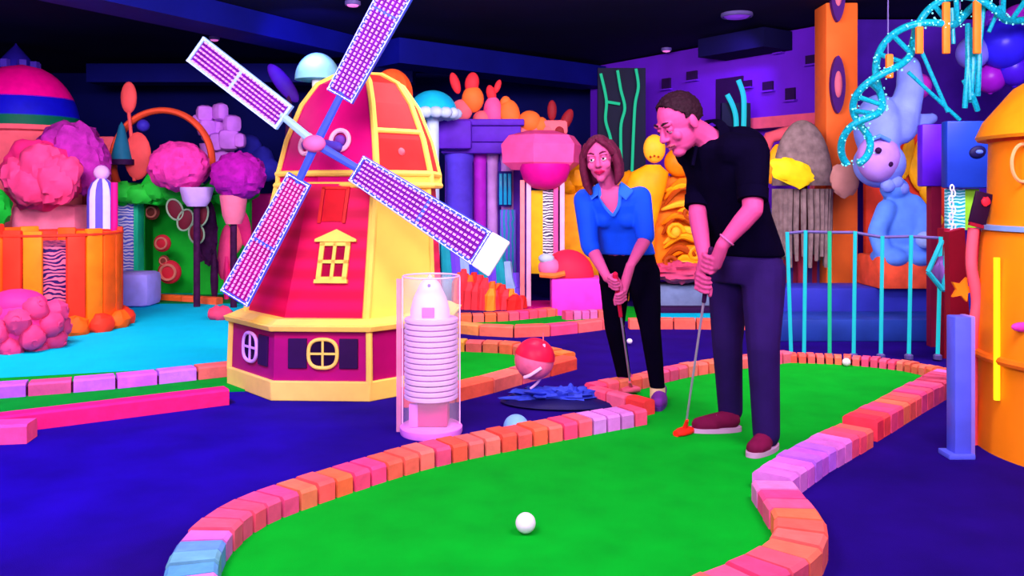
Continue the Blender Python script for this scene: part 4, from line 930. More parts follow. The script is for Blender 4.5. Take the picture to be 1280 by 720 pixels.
mb.chain([P(1140, 256, BY-.1), P(1156, 275, BY-.15), P(1152, 305, BY-.2)], [.1, .09, .09]); mb.chain([P(1108, 262, BY-.12), P(1096, 290, BY-.15), P(1104, 315, BY-.2)], [.09, .08, .08])
mb.ball(P(1112, 322, BY-.15), (.16, .2, .1), 20).ball(P(1142, 322, BY-.15), (.16, .2, .1), 20)
o = link('body', mb, BL2, t); remesh(o, .018, 4)
link('orb', MB().ball(P(1156, 300, BY-.32), .075, 18), M_('ice_orb', (150, 185, 240), rough=.25), t)
for (a, b, r) in [(1110, 232, 9), (1120, 228, 9), (1128, 236, 8)]: link('curl', MB().ball(P(a, b, BY-.14), r*bk, 14), BL, t)
sh = MB().box(V((X(1122, BY), BY-.05, .38+(Z(318, BY)-.38)/2)), (80*bk, .5, Z(318, BY)-.38), ch=.02)
solo('orange_plinth', sh, M_('plinth_orange', (225, 84, 50), rough=.6, var=.3, scale=8), 'orange plinth carrying the pale blue creature', 'plinth')
mg = P(1056, 225, 8.2); solo('mask_ornament', MB().ball(mg, (18*8.2/F, .05, 22*8.2/F), 22, amp=.2, seed=6), M_('taupe_gold', (170, 120, 110), rough=.5), 'taupe oval mask hung on the orange pillar', 'mask')
# flame board, boxes and stripes
FY = 8.5; t = thing('flame_board', 'red orange board with yellow flames beside blue creature', 'board', V((X(1150, FY), FY+.3, 0)))
link('board', MB().box(V((X(1148, FY), FY+.3, Z(160, FY)/2)), (104*FY/F, .08, Z(160, FY)), ch=.01), M_('flame_red', (220, 64, 36), rough=.6, var=.35, scale=5), t)
for (a, b, w_, h_, an) in [(1134, 196, 8, 30, 10), (1145, 215, 10, 26, -15), (1162, 245, 10, 20, -35), (1148, 190, 6, 20, 12), (1168, 275, 12, 10, 0), (1165, 220, 8, 16, 20)]:
    link('flame', MB().ball(P(a, b, FY+.22), (w_*FY/F, .04, h_*FY/F), 16, rot=Matrix.Rotation(R(an), 4, 'Y')), M_('flame_yellow', (255, 190, 20), rough=.5), t)
PB = 6.9
t = thing('violet_box', 'plain violet box raised on a post beside blue eye box', 'box', V((X(1168, PB), PB+.2, 0)))
link('box', MB().box(P(1171, 194, PB)+V((0, .05, 0)), (36*PB/F, .1, 78*PB/F), ch=.015), M_('deep_violet', (76, 20, 190), rough=.4), t); link('post', MB().box(V((X(1172, PB), PB+.06, Z(232, PB)/2)), (.08, .08, Z(232, PB))), M_('maroon_post', (120, 16, 50)), t, smooth=False)
EY = 6.4; t = thing('eye_box', 'dark blue box with a single painted eye beside orange booth', 'box', V((X(1212, EY), EY+.2, 0)))
link('box', MB().box(P(1212, 193, EY)+V((0, .05, 0)), (56*EY/F, .1, 84*EY/F), ch=.015), M_('eye_blue', (20, 50, 150), rough=.4, var=.3, scale=3), t)
e = P(1222, 190, EY-.0); o = link('eye_lid', MB().ball(e, (11*EY/F, .02, 8*EY/F), 18, rot=Matrix.Rotation(R(-15), 4, 'Y')), M_('lid_navy', (12, 10, 60)), t); link('iris', MB().ball(e+V((.005, -.014, 0)), (5*EY/F, .014, 3*EY/F), 14), M_('iris_blue', (70, 100, 200)), o)
link('teal_panel', MB().box(V((X(1202, EY), EY+.1, (Z(236, EY)+Z(288, EY))/2)), (22*EY/F, .05, 52*EY/F)), stripe_mat('teal_lace', (10, 150, 160), (150, 220, 225), 12, 'Z', 6), t, smooth=False)
link('lime_panel', MB().box(V((X(1222, EY), EY+.1, (Z(236, EY)+Z(288, EY))/2)), (18*EY/F, .05, 52*EY/F)), M_('lime_green', (120, 190, 40)), t, smooth=False)
link('red_pedestal', MB().box(V((X(1196, EY), EY+.1, Z(286, EY)/2)), (24*EY/F, .1, Z(286, EY))), M_('crimson_panel', (140, 14, 40), rough=.6), t, smooth=False)
# teal chain and basket hanging before the pedestal
t = thing('teal_basket', 'turquoise rod basket hung on a pale chain beside orange booth', 'basket', P(1190, 300, 6.2))
for i in range(11): link('chain_link', MB().tube([P(1190+2*math.sin(i*2), 235+i*7, 6.25)+V((.013*math.cos(a), 0, .022*math.sin(a))) for a in [2*PI*k/12 for k in range(12)]], .006, 6, closed=True), M_('pale_chain', (200, 200, 230), rough=.3), t)
for (a, b, c, d) in [(1178, 300, 1160, 340), (1184, 300, 1180, 360), (1190, 310, 1196, 362), (1196, 315, 1204, 350), (1160, 340, 1178, 362), (1178, 362, 1200, 358)]:
    link('basket_rod', MB().tube([P(a, b, 6.2), P(c, d, 6.2)], .018, 8), M_('turquoise_rod', (30, 170, 180)), t)
link('bag', MB().ball(P(1184, 340, 6.25), (.09, .07, .12), 20, amp=.25, seed=3), M_('mauve_bag', (120, 80, 160)), t)
# balloon cloud
t = thing('balloon_cloud', 'cloud of blue and purple balloons hanging above the orange booth', 'balloons', P(1250, 60, 7.2))
for (a, b, r, c) in [(1255, 55, 30, (40, 30, 210)), (1238, 97, 19, (130, 20, 170)), (1216, 66, 20, (110, 110, 220)), (1275, 30, 24, (150, 30, 190)), (1268, 85, 22, (60, 20, 190)), (1242, 25, 14, (90, 30, 190)), (1148, 108, 16, (170, 40, 170))]:
    q = r*7.75/F; o = link('balloon', MB().lathe([(0, -q*1.15), (q*.12, -q*1.1)]+[(q*math.cos(a_), q*1.05*math.sin(a_)) for a_ in [-PI/2*.9+PI*.95*i/14 for i in range(15)]], P(a, b, 7.75+.004*(a % 50)), 22), M_('balloon_%d' % a, c, rough=.3), t)
link('cord', MB().tube([P(1250, 60, 7.8), V((X(1250, 7.8), 7.8, 3.1))], .006, 6), MT, t)
# ---------------------------------------------------------------- orange booth at the edge
oc = V((2.86, 4.12, 0)); t = thing('orange_booth', 'round orange booth with overhanging roof and yellow neon bar', 'booth', oc)
OB = M_('booth_orange', (250, 140, 14), rough=.45, var=.12, scale=3)
rB = .627
pr = [(rB, 0), (rB*1.0, .1), (rB*.985, .3), (rB*1.0, .58)]
link('drum', MB().lathe([(rB*1.0, 0), (rB*.985, .2), (rB*.98, .42), (rB*1.0, .445)], oc, 64), OB, t)
link('rim_band', MB().tube([oc+V((math.cos(a)*rB*1.0, math.sin(a)*rB*1.0, .445)) for a in [2*PI*i/64 for i in range(64)]], .022, 8, closed=True), M_('booth_band', (244, 120, 20), rough=.4), t)
link('body', MB().lathe([(rB*1.0, .44), (rB*.975, .8), (rB*.95, 1.0), (rB*.92, 1.06), (rB*.9, 1.1), (rB*.885, 1.5), (rB*.87, 1.6)], oc, 64), OB, t)
link('shelf_ring', MB().lathe([(rB*.92, 1.035), (rB*.965, 1.04), (rB*.965, 1.062), (rB*.9, 1.065)], oc, 64, cap=False), M_('pale_blue_shelf', (130, 170, 225), rough=.4), t)
link('eave_band', MB().lathe([(rB*.875, 1.44), (rB*.9, 1.48), (rB*.88, 1.55)], oc, 64, cap=False), M_('booth_red_band', (238, 70, 24)), t)
link('roof', MB().lathe([(rB*.86, 1.49), (rB*.965, 1.47), (rB*.98, 1.485), (rB*.93, 1.56), (rB*.72, 1.72), (rB*.4, 1.84), (0, 1.9)], oc, 64), M_('roof_marigold', (255, 156, 20), rough=.4), t)
def onb(px, z, r):  # point on the booth surface seen in column px
    u = (px-640)/F; A = u*u+1; B = -2*(u*oc.x+oc.y); C_ = oc.x**2+oc.y**2-r*r; Dd = B*B-4*A*C_
    y = (-B-math.sqrt(max(Dd, 0)))/(2*A); return V((u*y, y, z))
yn = glow('yellow_neon', (255, 235, 20), 1.15)
a_, b_ = onb(1247, .97, rB*1.02), onb(1246, .97, rB*1.02)
pt = onb(1246, 0, rB*1.015); z1, z0 = Z(322, pt.y), Z(500, pt.y)
nb = link('neon_bar', MB().tube([V((pt.x, pt.y, z0)), V((pt.x, pt.y, z1))], .014, 10), yn, t)
link('ring_emblem', MB().tube([V((0, 0, 0))+onb(1277, Z(200, 3.6)+.085*math.sin(a), rB*.91)+V((.05*math.cos(a), -.01, 0)) for a in [2*PI*i/28 for i in range(28)]], .008, 6, closed=True), M_('peach_ring', (250, 170, 110)), t)
mg_ = onb(1278, .62, rB*1.0); link('pink_patch', MB().ball(mg_, (.05, .02, .022), 16), M_('magenta_patch', (225, 60, 170)), t)
# sign card with a red rose, pole and post at the booth
sp = onb(1224, Z(262, 3.9), rB*.97)+V((-.02, -.05, 0)); t = thing('rose_sign', 'small tilted black card with a red rose clipped on the orange booth', 'sign', sp)
Mr = Matrix.Rotation(R(14), 4, 'Y')
link('card', MB().box(sp, (.085, .014, .155), Mr, ch=.004), M_('black_card', (36, 8, 40), rough=.4), t); link('rose', MB().ball(sp+Mr.to_3x3()@V((.01, -.012, .035)), (.022, .012, .022), 14, amp=.3, seed=2), M_('rose_red', (235, 40, 60)), t)
link('foot_strip', MB().box(sp+Mr.to_3x3()@V((0, -.004, -.085)), (.075, .02, .016), Mr), M_('crimson_panel', (140, 14, 40)), t, smooth=False)
pp_ = onb(1212, 0, rB*1.06); pp_ = V((X(1217, 4.26), 4.26, 0)); t = thing('wavy_pole', 'wavy salmon and red pole hugging the side of the orange booth', 'pole', pp_)
link('pole', MB().tube(crom([P(1217, 285, 4.26), P(1214, 330, 4.26), P(1221, 375, 4.26), P(1216, 420, 4.26), P(1215, 500, 4.26), V((X(1215, 4.26), 4.26, 0))], 6), .026, 10), M_('pole_salmon', (250, 90, 110)), t)
link('red_strand', MB().tube(crom([P(1220, 285, 4.35), P(1224, 320, 4.35), P(1218, 350, 4.35), P(1222, 390, 4.35)], 6), .02, 8), M_('pole_red', (210, 20, 60)), t)
link('star', MB().prism([P(1204, 362, 4.28)+V(((.03 if i % 2 else .062)*math.cos(PI*i/5), 0, (.03 if i % 2 else .062)*math.sin(PI*i/5))) for i in range(10)], (0, .02, 0)), M_('amber_board', (252, 130, 20)), t, smooth=False)
bp_ = V((X(1204, 4.02), 4.06, 0)); t = thing('blue_post', 'square periwinkle post beside the orange booth', 'post', bp_)
zt_ = Z(395, 4.05)
link('shaft', MB().box(bp_+V((0, 0, zt_/2)), (.075, .085, zt_), ch=.006), M_('periwinkle_post', (84, 98, 226), rough=.4), t)
link('lilac_edge', MB().box(bp_+V((.05, .02, zt_/2)), (.03, .09, zt_), ch=.006), M_('lilac_post', (150, 130, 230), rough=.4), t)
link('foot_plate', MB().box(bp_+V((-.01, 0, .012)), (.12, .11, .024), ch=.004), M_('periwinkle_post', (84, 98, 226)), t)
# pink creeper panel on the right behind the post
solo('pink_screen', MB().prism([P(1186, 290, 5.2), P(1206, 285, 5.2), P(1212, 400, 5.2), P(1206, 520, 5.2), V((X(1206, 5.2), 5.2, 0)), V((X(1190, 5.2), 5.2, 0))], (0, .06, 0)), M_('crimson_panel', (140, 14, 40)), 'narrow crimson screen between neon fence and orange booth', 'screen', smooth=False)
# ---------------------------------------------------------------- ceiling fixtures
LF = mat('lamp_rose_glow', (230, 120, 200), emit=.8, ecol=(225, 110, 200)); LP = mat('lamp_peach_glow', (250, 140, 170), emit=.9, ecol=(245, 140, 175)); VW = mat('lamp_violet', (120, 50, 200), emit=.35, ecol=(120, 50, 220))
def lamp(px, py, rx, m, label, name='ceiling_lamp'):
    Y = (3.1-H)*F/(HZ-py); c = V((X(px, Y), Y, 3.11)); q = rx*Y/F; t = thing(name, label, 'lamp', c, 'ceiling lamps')
    link('housing', MB().lathe([(q*1.08, 0), (q*1.1, -.03), (q, -.04), (q, -.01)], c, 28), MT, t); link('diffuser', MB().lathe([(q*.98, -.02), (q*.7, -.05), (0, -.06)], c, 28), m, t)
lamp(921, 18, 18, VW, 'round violet ceiling lamp above the man'); lamp(896, 72, 21, LP, 'peach glowing ceiling lamp near the stage wall')
lamp(833, 61, 6, LF, 'tiny rose ceiling spot close to the stage wall'); lamp(943, 51, 7, LF, 'small rose ceiling spot beside the peach lamp'); lamp(441, 3, 9, LF, 'pink ceiling spot above the windmill hood'); lamp(268, 47, 6, LF, 'tiny pink ceiling spot by the tip of the pale blue framed sail')
hs = P(240, 10, 9); t = thing('hanging_screen', 'small dark screen in pale violet frame hung under ceiling', 'screen', hs)
link('panel', MB().box(hs, (.2, .03, .2)), M_('screen_dark', (30, 20, 80), rough=.2), t, smooth=False)
mb = MB()
for q in (-1, 1): mb.box(hs+V((q*.105, -.005, 0)), (.014, .045, .224)).box(hs+V((0, -.005, q*.105)), (.224, .045, .014))
link('frame', mb, M_('screen_frame', (170, 150, 240), emit=.2), t, smooth=False); link('hanger', MB().tube([hs+V((0, 0, .1)), V((hs.x, hs.y, 3.11))], .008, 6), MT, t)
# ---------------------------------------------------------------- people
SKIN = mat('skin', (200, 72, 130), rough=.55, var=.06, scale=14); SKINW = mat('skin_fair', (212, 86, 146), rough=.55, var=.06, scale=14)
EYEW = mat('eye_white', (230, 215, 230), rough=.3); IRIS = mat('iris_dark', (40, 20, 30), rough=.3)
LIPM = mat('lip_muted', (176, 70, 96), rough=.5); LIPW = mat('lip_red', (190, 20, 84), rough=.4)
HAIRM = mat('hair_dark_brown', (36, 12, 26), rough=.7, var=.35, scale=60, bump=.4, bscale=120)
HAIRW = mat('hair_auburn', (96, 24, 56), rough=.6, var=.35, scale=40, bump=.3, bscale=90)
POLO = mat('polo_navy_black', (5, 2, 24), spec=.03, rough=.95, var=.25, scale=10, bump=.15, bscale=200)
TROU = mat('trousers_indigo', (34, 12, 78), rough=.85, var=.2, scale=8, bump=.15, bscale=160)
LEGG = mat('leggings_black', (5, 2, 20), spec=.03, rough=.95, var=.2, scale=8)
BLOU = mat('blouse_blue', (10, 78, 232), rough=.7, var=.12, scale=9, bump=.15, bscale=80)
def unit(v): return V(v).normalized()
def smoothbody(name, mb, m, parent, vox, it=4):
    o = link(name, mb, m, parent); return remesh(o, vox, it)
class Headf:
    def __init__(s, c, f, up, k): s.c = V(c); s.f = unit(f); s.r = s.f.cross(unit(up)).normalized(); s.u = s.r.cross(s.f).normalized(); s.k = k; s.M = frame(s.r, s.f, s.u)
    def p(s, r, f, u): return s.c+(s.r*r+s.f*f+s.u*u)*s.k
    def e(s, mb, c, rad, n=18): return mb.ball(s.p(*c), tuple(x*s.k for x in rad), n, rot=s.M)
def head_mesh(mb, h, female=False):
    h.e(mb, (0, -.012, .034), (.074, .096, .09), 26)
    h.e(mb, (0, .02, -.03), (.06, .07, .08) if not female else (.056, .07, .076), 22)
    h.e(mb, (0, .058, -.092), (.03, .03, .026) if not female else (.024, .028, .024))
    h.e(mb, (0, .03, -.07), (.05, .05, .035) if not female else (.042, .05, .035))
    for s in (-1, 1):
        h.e(mb, (s*.035, .062, -.022), (.026, .02, .026)); h.e(mb, (s*.077, -.012, -.002), (.011, .02, .033), 14)
        h.e(mb, (s*.03, .08, .034), (.026, .014, .011))
    mb.cone(h.p(0, .086, .02), .009*h.k, h.p(0, .108, -.02), .014*h.k); 
    for s in (-1, 1): h.e(mb, (s*.012, .098, -.026), (.009, .011, .008), 10)
    h.e(mb, (0, .08, -.056), (.026, .014, .016))
def face_parts(h, par, lip, brow, female=False):
    for s in (-1, 1):
        e = link('eye', MB().ball(h.p(s*.031, .076, .010), .0138*h.k, 14), EYEW, par)
        link('iris', MB().ball(h.p(s*.031+.001, .0862, .010), .0066*h.k, 10), IRIS, e)
        link('eyelid', MB().ball(h.p(s*.031, .0755, .016 if female else .0125), .0155*h.k, 16, rot=h.M, zlo=-.12 if female else -.8), SKINW if female else SKIN, e)
        link('eyebrow', MB().tube([h.p(s*.014, .0925, .038), h.p(s*.032, .0915, .045), h.p(s*.048, .08, .041)], [.004*h.k, .005*h.k, .003*h.k], 8), brow, par)
    o = link('lip', MB().tube([h.p(-.027, .082, -.055), h.p(-.012, .0945, -.052), h.p(0, .096, -.054), h.p(.012, .0945, -.052), h.p(.027, .082, -.055)], [.003*h.k, .007*h.k, .0065*h.k, .007*h.k, .003*h.k], 8), lip, par); 
    link('lip', MB().tube([h.p(-.025, .081, -.058), h.p(0, .0945, -.065), h.p(.025, .081, -.058)], [.003*h.k, .008*h.k, .003*h.k], 8), lip, par)
def hair_cap(h, par, m, line, g=1.09, seed=1, amp=.05):
    """shell over the cranium kept where line(r,f,u) is true (unit cranium coordinates)"""
    n, k = 120, 70; vs = []; fs = []; keep = []
    for i in range(k+1):
        t = PI*i/k
        for j in range(n):
            a = 2*PI*j/n; d = V((math.sin(t)*math.cos(a), math.sin(t)*math.sin(a), math.cos(t)))
            q = g*(1+amp*noise.noise(d*9+V((seed, 0, 0)))); vs.append(h.p(d.x*.074*q, -.012+d.y*.096*q, .034+d.z*.09*q)); keep.append(line(d.x, d.y, d.z))
    for i in range(k):
        for j in range(n):
            f = (i*n+j, i*n+(j+1) % n, (i+1)*n+(j+1) % n, (i+1)*n+j)
            if sum(keep[x] for x in f) >= 3: fs.append(f)
    used = sorted({x for f in fs for x in f}); mp = {x: i for i, x in enumerate(used)}
    mb = MB().add([vs[x] for x in used], [tuple(mp[x] for x in f) for f in fs]); o = link('hair', mb, m, par, angle=80)
    s = o.modifiers.new('Solidify', 'SOLIDIFY'); s.thickness = .014*h.k; s.offset = -1
    return o
def hand(mb, wrist, A, ax, k, thumb=1, spread=.021):
    """palm and five fingers closed round a grip through A along ax (pointing down the shaft)"""
    wrist, A, ax = V(wrist), V(A), unit(ax)
    n = wrist-A; n = (n-ax*n.dot(ax)); n = n.normalized() if n.length > 1e-4 else ax.orthogonal().normalized()
    b = ax.cross(n)*thumb
    gr = .014*k+.008*k
    pc = A+n*(.030*k)
    mb.chain([wrist, wrist.lerp(pc, .5), pc+ax*.0], [.026*k, .027*k, .026*k])
    for o, L in ((-.03, .9), (-.01, 1.0), (.011, 1.06), (.031, .92)):
        base = pc+ax*o*k+b*(.018*k); pts = [pc+ax*o*.8*k, base+b*.004*k]
        for th in (35, 75, 118, 160*L):
            a = R(th); pts.append(A+ax*(o+.002)*k+(n*math.cos(a)+b*math.sin(a))*gr*(1.28 if th < 50 else 1.12))
        mb.chain(pts, [.012*k, .0108*k, .0105*k, .01*k, .0095*k, .0088*k], 10)
    t0 = pc-b*.014*k-ax*.02*k
    mb.chain([t0, A-b*gr*1.15+n*.012*k+ax*.012*k, A-b*gr*.95-n*.008*k+ax*.036*k, A-b*gr*.5-n*.016*k+ax*.056*k], [.014*k, .0125*k, .0112*k, .0098*k], 10)
def shoe(par, heel, toe, ank, k, m, sole_m, h=.07, wd=.046, name='shoe'):
    """trainer standing on the ground from heel to toe"""
    heel, toe = V(heel), V(toe); heel.z = toe.z = 0; d = (toe-heel); L = d.length; d.normalize(); s = V((-d.y, d.x, 0)); up = V((0, 0, 1)); z0 = .013
    def ring(t, hw, zt): c = heel+d*L*t; return (c+up*(z0+.024+(zt-.024)/2), s*hw, up*((zt-.024)/2+.004))
    mb = MB()
    q = V(ank); 
    mb.chain([heel+d*.042+up*(z0+.055), heel+d*L*.34+up*(z0+.055), heel+d*L*.6+up*(z0+.043), heel+d*(L-.042)+up*(z0+.036)], [.041*k, .042*k, .041*k, .034*k])
    mb.chain([heel+d*L*.24+up*(z0+.06), V((q.x, q.y, max(q.z, .09)))], [.042*k, .043*k])
    for e in (-1, 1): mb.chain([heel+d*L*.55+up*(z0+.035)+s*e*.014, heel+d*L*.78+up*(z0+.032)+s*e*.014], [.034*k, .03*k])
    o = smoothbody(name, mb, m, par, .006, 3)
    pr = []
    for i in range(28):
        a = 2*PI*i/28; t = .5-.5*math.cos(a); hw = (wd*(.86+.2*math.sin(PI*t*.8+.6)))*abs(math.sin(a))**.6*(1 if math.sin(a) >= 0 else -1)
        pr.append(heel+d*(L*(t*1.04-.02))+s*hw+up*z0)
    link('sole', MB().prism(pr, up*.022), sole_m, o, angle=50)
    for i in range(4):
        c = heel+d*L*(.5+.07*i)+up*(z0+.083-.008*i); link('lace', MB().tube([c-s*.02, c+up*.004, c+s*.02], .0035, 6), sole_m, o)
    return o
def putter(name, label, top_, head, face, k, grip_m, head_m, blade=True, Lg=.27):
    top_, head = V(top_), V(head); t = thing(name, label, 'golf club', head, 'putters held by the golfers'); ax = unit(head-top_)
    link('shaft', MB().tube([top_+ax*.05, head+V((0, 0, .02))], [.0065, .0055], 10), mat('steel_shaft', (190, 170, 210), rough=.3, metal=.6), t)
    link('grip', MB().tube([top_, top_+ax*.02, top_+ax*Lg], [.0135, .0145, .0105], 12), grip_m, t)
    link('grip_cap', MB().ball(top_, .0145, 12), grip_m, t)
    f = unit(face); s = V((-f.y, f.x, 0))
    hb = MB().loft([(head+f*-.055+V((0, 0, .024)), s*.016, V((0, 0, .015))), (head+f*-.02+V((0, 0, .03)), s*.03, V((0, 0, .022))), (head+f*.03+V((0, 0, .027)), s*.032, V((0, 0, .019))), (head+f*.065+V((0, 0, .024)), s*.02, V((0, 0, .014)))], 16)
    link('club_head', hb, head_m, t); link('hosel', MB().tube([head+V((0, 0, .04)), head-ax*.1], [.014, .008], 10), head_m, t)
    return t

# ---- the man
mk = 1.06
YB = 4.2
mn = thing('person', 'man in dark polo shirt, indigo trousers and maroon trainers bending over his putter', 'person', G(930, 556))
Fm, Lm = unit((-.8, -.6, 0)), unit((.6, -.8, 0))
hdm = Headf(P(850, 155, 4.07), (-.80, -.38, -.50), (-.32, -.12, .9), 1.13)
sh_n, el_n, wr_n = P(940, 193, 4.02), P(941, 262, 3.93), P(903, 306, 3.96)
sh_f, el_f, wr_f = P(880, 200, 4.32), P(872, 268, 4.22), P(881, 325, 4.06)
gtop, ghead = P(889, 312, 4.02), G(856, 546); 
gax = unit(ghead-gtop)
An, Af = gtop+gax*.06, gtop+gax*.165
pel = P(932, 322, 4.27); nb_ = P(889, 173, 4.15)
hip_n, kn_n, an_n = P(954, 340, 4.19), P(954, 432, 4.10), P(958, 540, 4.13)
hip_f, kn_f, an_f = P(911, 340, 4.36), P(909, 428, 4.38), P(913, 510, 4.49)
mb = MB()
head_mesh(mb, hdm)
mb.chain([nb_+V((0, 0, -.03)), nb_.lerp(hdm.p(0, -.03, -.05), .55), hdm.p(0, -.025, -.03)], [.075, .064, .062])
mb.loft([(pel, Lm*.16, Fm*.11), (pel.lerp(nb_, .4), Lm*.15, Fm*.1), (pel.lerp(nb_, .75), Lm*.17, Fm*.11), (nb_+V((0, 0, -.05)), Lm*.14, Fm*.08), (nb_+V((0, 0, .0)), Lm*.07, Fm*.06)])
mb.chain([sh_n, el_n, el_n.lerp(wr_n, .35), wr_n], [.06, .046, .044, .03]); mb.chain([sh_f, el_f, el_f.lerp(wr_f, .35), wr_f], [.06, .044, .042, .029])
mb.chain([hip_n, kn_n, an_n], [.085, .055, .042]); mb.chain([hip_f, kn_f, an_f], [.085, .055, .042])
hand(mb, wr_n, An, gax, 1.16, 1); hand(mb, wr_f, Af, gax, 1.16, -1)
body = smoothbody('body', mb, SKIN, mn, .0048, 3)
face_parts(hdm, mn, LIPM, HAIRM)
hair_cap(hdm, mn, HAIRM, lambda r, f, u: u > -.5 and (f < .16+.62*max(u, 0) if u > .2 else f < (.22 if u > -.12 and abs(r) > .8 else -.12)), 1.1, 3, .06)
# polo
hemc = P(934, 316, 4.27)
mb = MB()
tl = [(hemc+V((0, 0, -.012)), .192, .135), (hemc.lerp(nb_, .12), .186, .134), (hemc.lerp(nb_, .35)+Fm*.0, .18, .13), (hemc.lerp(nb_, .6)-Fm*.005, .19, .137), (hemc.lerp(nb_, .82), .205, .125), (nb_+V((0, 0, -.045)), .165, .095), (nb_+V((0, 0, -.01)), .1, .078)]
mb.loft([(c, Lm*a, Fm*b) for c, a, b in tl], 28)
mb.ball(P(925, 190, 4.18), (.135, .13, .125), 20).ball(P(904, 188, 4.17), (.115, .11, .1), 20).ball(P(902, 178, 4.19), (.09, .095, .085), 20)
sl_n = sh_n.lerp(el_n, .56); sl_f = sh_f.lerp(el_f, .62)
mb.chain([nb_+Lm*.12+V((0, 0, -.06)), sh_n, sl_n], [.085, .083, .072]); mb.chain([nb_-Lm*.12+V((0, 0, -.06)), sh_f, sl_f], [.085, .08, .07])
# cuffs end flat
shirt = smoothbody('polo_shirt', mb, POLO, mn, .008, 5)
for a, b in ((sh_n, sl_n), (sh_f, sl_f)):
    d = unit(b-a); link('sleeve_cuff', MB().tube([b+d*.02, b+d*.075], [.072, .068], 20), POLO, shirt)
cax = unit(hdm.p(0, -.03, -.06)-nb_); cu = cax.cross(Lm).normalized()
mb = MB()
cr = []
for t_, r_ in ((.0, .088), (.02, .084), (.045, .078), (.035, .094), (.005, .104)):
    cr.append([nb_+cax*(t_-.012)+(Lm*math.cos(a)*1.0+cu*math.sin(a)*.92)*r_ for a in [2*PI*j/28 for j in range(28)]])
vs = [q for g_ in cr for q in g_]; mb.add(vs, [(i*28+j, i*28+(j+1) % 28, (i+1)*28+(j+1) % 28, (i+1)*28+j) for i in range(4) for j in range(28)])
link('collar', mb, POLO, shirt, angle=80)
link('placket', MB().tube([nb_+Fm*.105+V((0, 0, -.04)), nb_+Fm*.128+V((0, 0, -.13))], .009, 8), POLO, shirt)
# trousers
mb = MB()
mb.loft([(hemc+V((0, 0, .03)), Lm*.172, Fm*.12), (pel+V((0, 0, -.03)), Lm*.18, Fm*.128), (pel+V((0, 0, -.12)), Lm*.178, Fm*.122)], 26)
cr_ = lambda A_, B_, C_: [A_, A_.lerp(B_, .5), B_, B_.lerp(C_, .5), C_+V((0, 0, -.01))]
mb.chain(cr_(hip_n, kn_n, an_n), [.108, .094, .077, .07, .064]); mb.chain(cr_(hip_f, kn_f, an_f), [.106, .092, .076, .069, .063])
tr = smoothbody('trousers', mb, TROU, mn, .008, 4)
MAR = mat('maroon_suede', (104, 10, 58), rough=.85, var=.2, scale=12); SOL = mat('pale_sole', (190, 150, 190), rough=.6)
shoe(mn, G(967, 561), G(938, 576), an_n, 1.05, MAR, SOL, wd=.05); shoe(mn, G(925, 541), G(863, 543), an_f, 1.05, MAR, SOL, wd=.05)
d = unit(el_n-wr_n); wc = wr_n+d*.03; q1 = d.orthogonal().normalized(); q2 = d.cross(q1)
link('bracelet', MB().tube([wc+(q1*math.cos(a)+q2*math.sin(a))*.035 for a in [2*PI*i/24 for i in range(24)]], .005, 6, closed=True), mat('bracelet_rose', (190, 90, 150)), mn)
putter('putter', 'putter with scarlet head and dark grip held by the man', gtop, ghead, (-.75, -.55, 0), 1, mat('grip_plum', (50, 10, 60), rough=.8), mat('scarlet_head', (240, 40, 30), rough=.35))

# ---- the woman
wn = thing('person', 'woman in blue V-neck blouse and black leggings leaning on her putter', 'person', G(800, 503))
YW = 5.08
Fw, Lw = unit((-.30, -.95, 0)), unit((.95, -.30, 0))
hdw = Headf(P(750, 200, 4.95), (-.22, -.95, -.10), (-.14, -.08, .97), 1.06)
s_r, e_r, w_r = P(731, 250, 5.08), P(737, 306, 5.0), P(759, 347, 4.86)
s_l, e_l, w_l = P(800, 247, 5.02), P(807, 298, 4.95), P(788, 332, 4.83)
wt, wh = P(769, 343, 4.78), P(789, 492, 5.26); wh.z = .012
wax = unit(wh-wt)
pelw = P(786, 332, 5.18); nbw = P(765, 240, 5.04)
h_r, k_r, a_r = P(769, 340, 5.22), P(768, 408, 5.25), P(781, 474, 5.4)
h_l, k_l, a_l = P(804, 342, 5.12), P(813, 412, 5.02), P(822, 484, 5.02)
mb = MB(); head_mesh(mb, hdw, True)
mb.chain([nbw+V((0, 0, -.04)), nbw.lerp(hdw.p(0, -.03, -.06), .5), hdw.p(0, -.02, -.03)], [.062, .05, .05])
mb.loft([(pelw, Lw*.15, Fw*.1), (pelw.lerp(nbw, .4), Lw*.125, Fw*.085), (pelw.lerp(nbw, .78), Lw*.145, Fw*.102), (nbw+V((0, 0, -.045)), Lw*.13, Fw*.07), (nbw, Lw*.06, Fw*.05)])
mb.chain([s_r, e_r, e_r.lerp(w_r, .35), w_r], [.048, .037, .036, .024]); mb.chain([s_l, e_l, e_l.lerp(w_l, .35), w_l], [.048, .037, .036, .024])
mb.chain([h_r, k_r, a_r], [.08, .05, .036]); mb.chain([h_l, k_l, a_l], [.08, .05, .036])
hand(mb, w_r, wt+wax*.05, wax, 1.02, -1); hand(mb, w_l, wt+wax*.15, wax, 1.02, 1)
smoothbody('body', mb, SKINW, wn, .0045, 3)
face_parts(hdw, wn, LIPW, HAIRW, True)
hr = hair_cap(hdw, wn, HAIRW, lambda r, f, u: (f < .02+.78*max(u, 0) if u > .15 else f < -.02+.1*u) and u > -.75, 1.12, 5, .04)
mb = MB()
for s, lw in ((-1, .9), (1, 1.15)):
    for q in range(4):
        o_ = -.035*q+.03
        mb.chain([hdw.p(s*.06, o_, .085), hdw.p(s*.086, o_-.005, .03), hdw.p(s*.092, o_-.01, -.04), hdw.p(s*(.088), o_-.012, -.105*lw), hdw.p(s*.07, o_-.005, -.15*lw)], [.018, .022, .024, .023, .010], 10)
